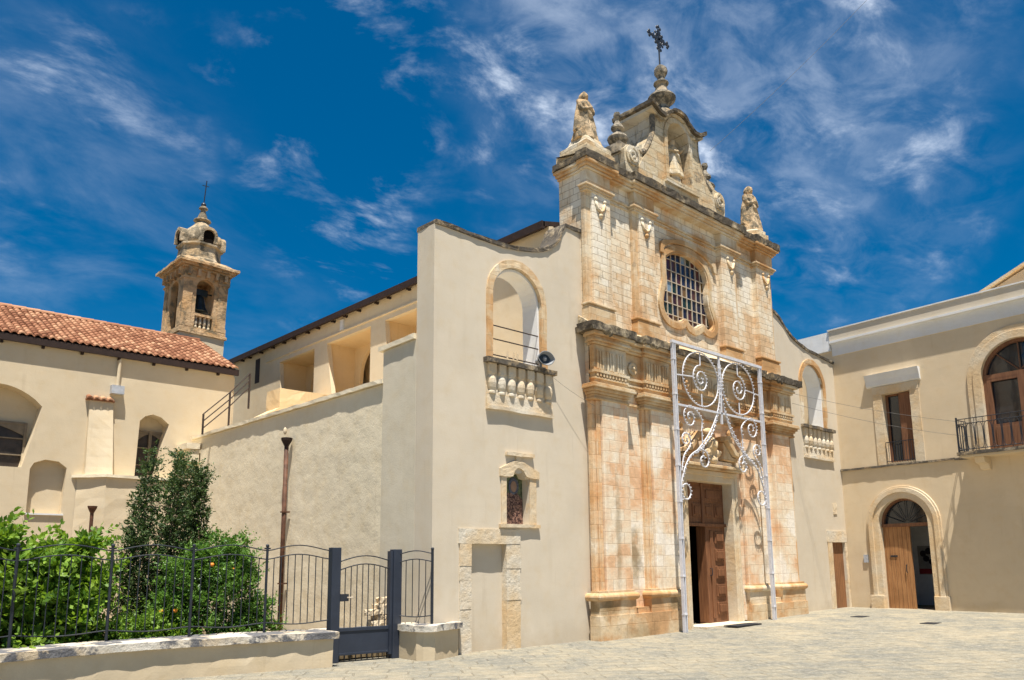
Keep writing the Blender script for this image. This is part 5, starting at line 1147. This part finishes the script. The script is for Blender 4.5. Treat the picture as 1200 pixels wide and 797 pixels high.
def plant(name, label, cat, root, centers, n, size, mat, r=.02, ratio=.45, fruit=0):
    T = thing(name, label, cat, root); rt = Vector(root)
    cs = [((Vector(c_)-rt), rad) for c_, rad in centers]
    m = MB(); branches(m, (0, 0, -.1), random.sample(cs, min(len(cs), 26)), r); m.build('stems', 'bark', T)
    m = MB(); leaves(m, cs, int(n*.62), size, ratio=ratio); sprigs(m, cs, int(n*.030), size*3.2, size*.95, ratio); m.build('foliage', mat, T, rndattr=True)
    for k in range(fruit):
        c_, rad = random.choice(cs); a = random.uniform(3.9, 5.4)
        MB().ball((c_[0]+rad[0]*1.0*math.cos(a), c_[1]+rad[1]*1.1*math.sin(a), c_[2]+random.uniform(-.5, .4)*rad[2]), .035, n=8).build('orange_fruit', 'orange', T, smooth=True)
    return T
plant('citrus_bush', 'rounded glossy orange bush with small oranges beside the fence', 'bush', (-2.95, 2.0, .15),
      clumps(-3.15, 2.05, .35, 1.62, .86, .50, 66, .23, .22)+clumps(-2.75, 2.0, 1.55, 2.02, .28, .22, 14, .13)+clumps(-3.2, 2.0, 1.5, 1.85, .26, .22, 9, .12)+clumps(-2.25, 2.0, .4, 1.0, .25, .25, 10, .16), 26000, .072, 'leaf_citrus', .02, .42, 6)
plant('tall_shrub', 'tall loose dark green shrub growing above the orange bush', 'shrub', (-3.8, 2.9, .15),
      shoots(-3.84, 2.9, .35, 3.55, 14, .52, .19, lean=.14)+clumps(-4.0, 2.9, .5, 2.1, .52, .3, 26, .16), 21000, .066, 'leaf_dark', .018, .42)
plant('narrow_shrub', 'narrow upright dark shrub against the terrace wall right of the tall shrub', 'shrub', (-2.72, 3.5, .15),
      shoots(-2.86, 3.5, .8, 3.46, 5, .20, .17, lean=-.02), 8500, .070, 'leaf_dark', .016, .42)
plant('broadleaf_bush', 'bright green broad-leaved bush behind the fence at far left', 'bush', (-5.9, 2.2, .15),
      clumps(-6.1, 2.2, .25, 1.65, .80, .5, 60, .19, .15)+clumps(-6.15, 2.0, 1.5, 2.12, .38, .2, 13, .10)+clumps(-5.55, 2.0, 1.5, 1.95, .10, .1, 4, .09), 7000, .15, 'leaf_bright', .02, .5)
plant('broadleaf_bush', 'bright green broad-leaved bush in front of the lower block corner', 'bush', (-4.95, 2.3, .15),
      clumps(-5.25, 2.2, .25, 1.40, .46, .45, 40, .17, .2)+clumps(-4.95, 2.2, 1.2, 2.0, .20, .2, 12, .11), 6000, .15, 'leaf_bright', .02, .5)
plant('ground_shrub', 'low bright green shrub at the foot of the tall shrub', 'shrub', (-4.1, 1.9, .15),
      clumps(-4.2, 1.9, .25, .75, .60, .3, 24, .13), 4200, .085, 'leaf_bright', .012, .5)
# ================================================================ small things on the piazza
tag(MB().box(8.15, 9.25, -1.02, -.66, .062, .092).build('door_mat', 'mat', None), 'dark grey door mat lying in front of the church door', 'mat')
for i, (x, y, lb) in enumerate(((12.53, -1.99, 'dark rectangular drain cover near the small side door'), (11.47, -4.14, 'dark rectangular drain cover farther out on the paving'))):
    o = MB().box(x-.24, x+.24, y-.16, y+.16, gz(x)-.01, gz(x)+.012).build('drain_cover', 'mat', None); tag(o, lb, 'drain cover', 'drain covers in the paving')
def cable(p0, p1, sag, label, r=.008):
    p0, p1 = Vector(p0), Vector(p1); pts = [p0.lerp(p1, i/16)-Vector((0, 0, sag*4*(i/16)*(1-i/16))) for i in range(17)]
    tag(MB().tube(pts, r, 5).build('cable', 'cable'), label, 'cable')
cable((12.9, -.30, 6.45), (15.75, -4.2, 5.35), .10, 'thin cable from the church cornice to the balcony top', .005)
cable((12.9, -.30, 6.15), (15.75, -4.2, 4.95), .12, 'thin cable from the church wall to the balcony foot', .005)
cable((2.85, -.05, 5.60), (4.15, -.30, 4.95), .05, 'thin cable from the loudspeaker down to the church front', .003)
cable((10.2, .3, 13.4), (13.6, -3.4, 18.2), .1, 'thin wire rising into the sky from behind the church gable', .005)
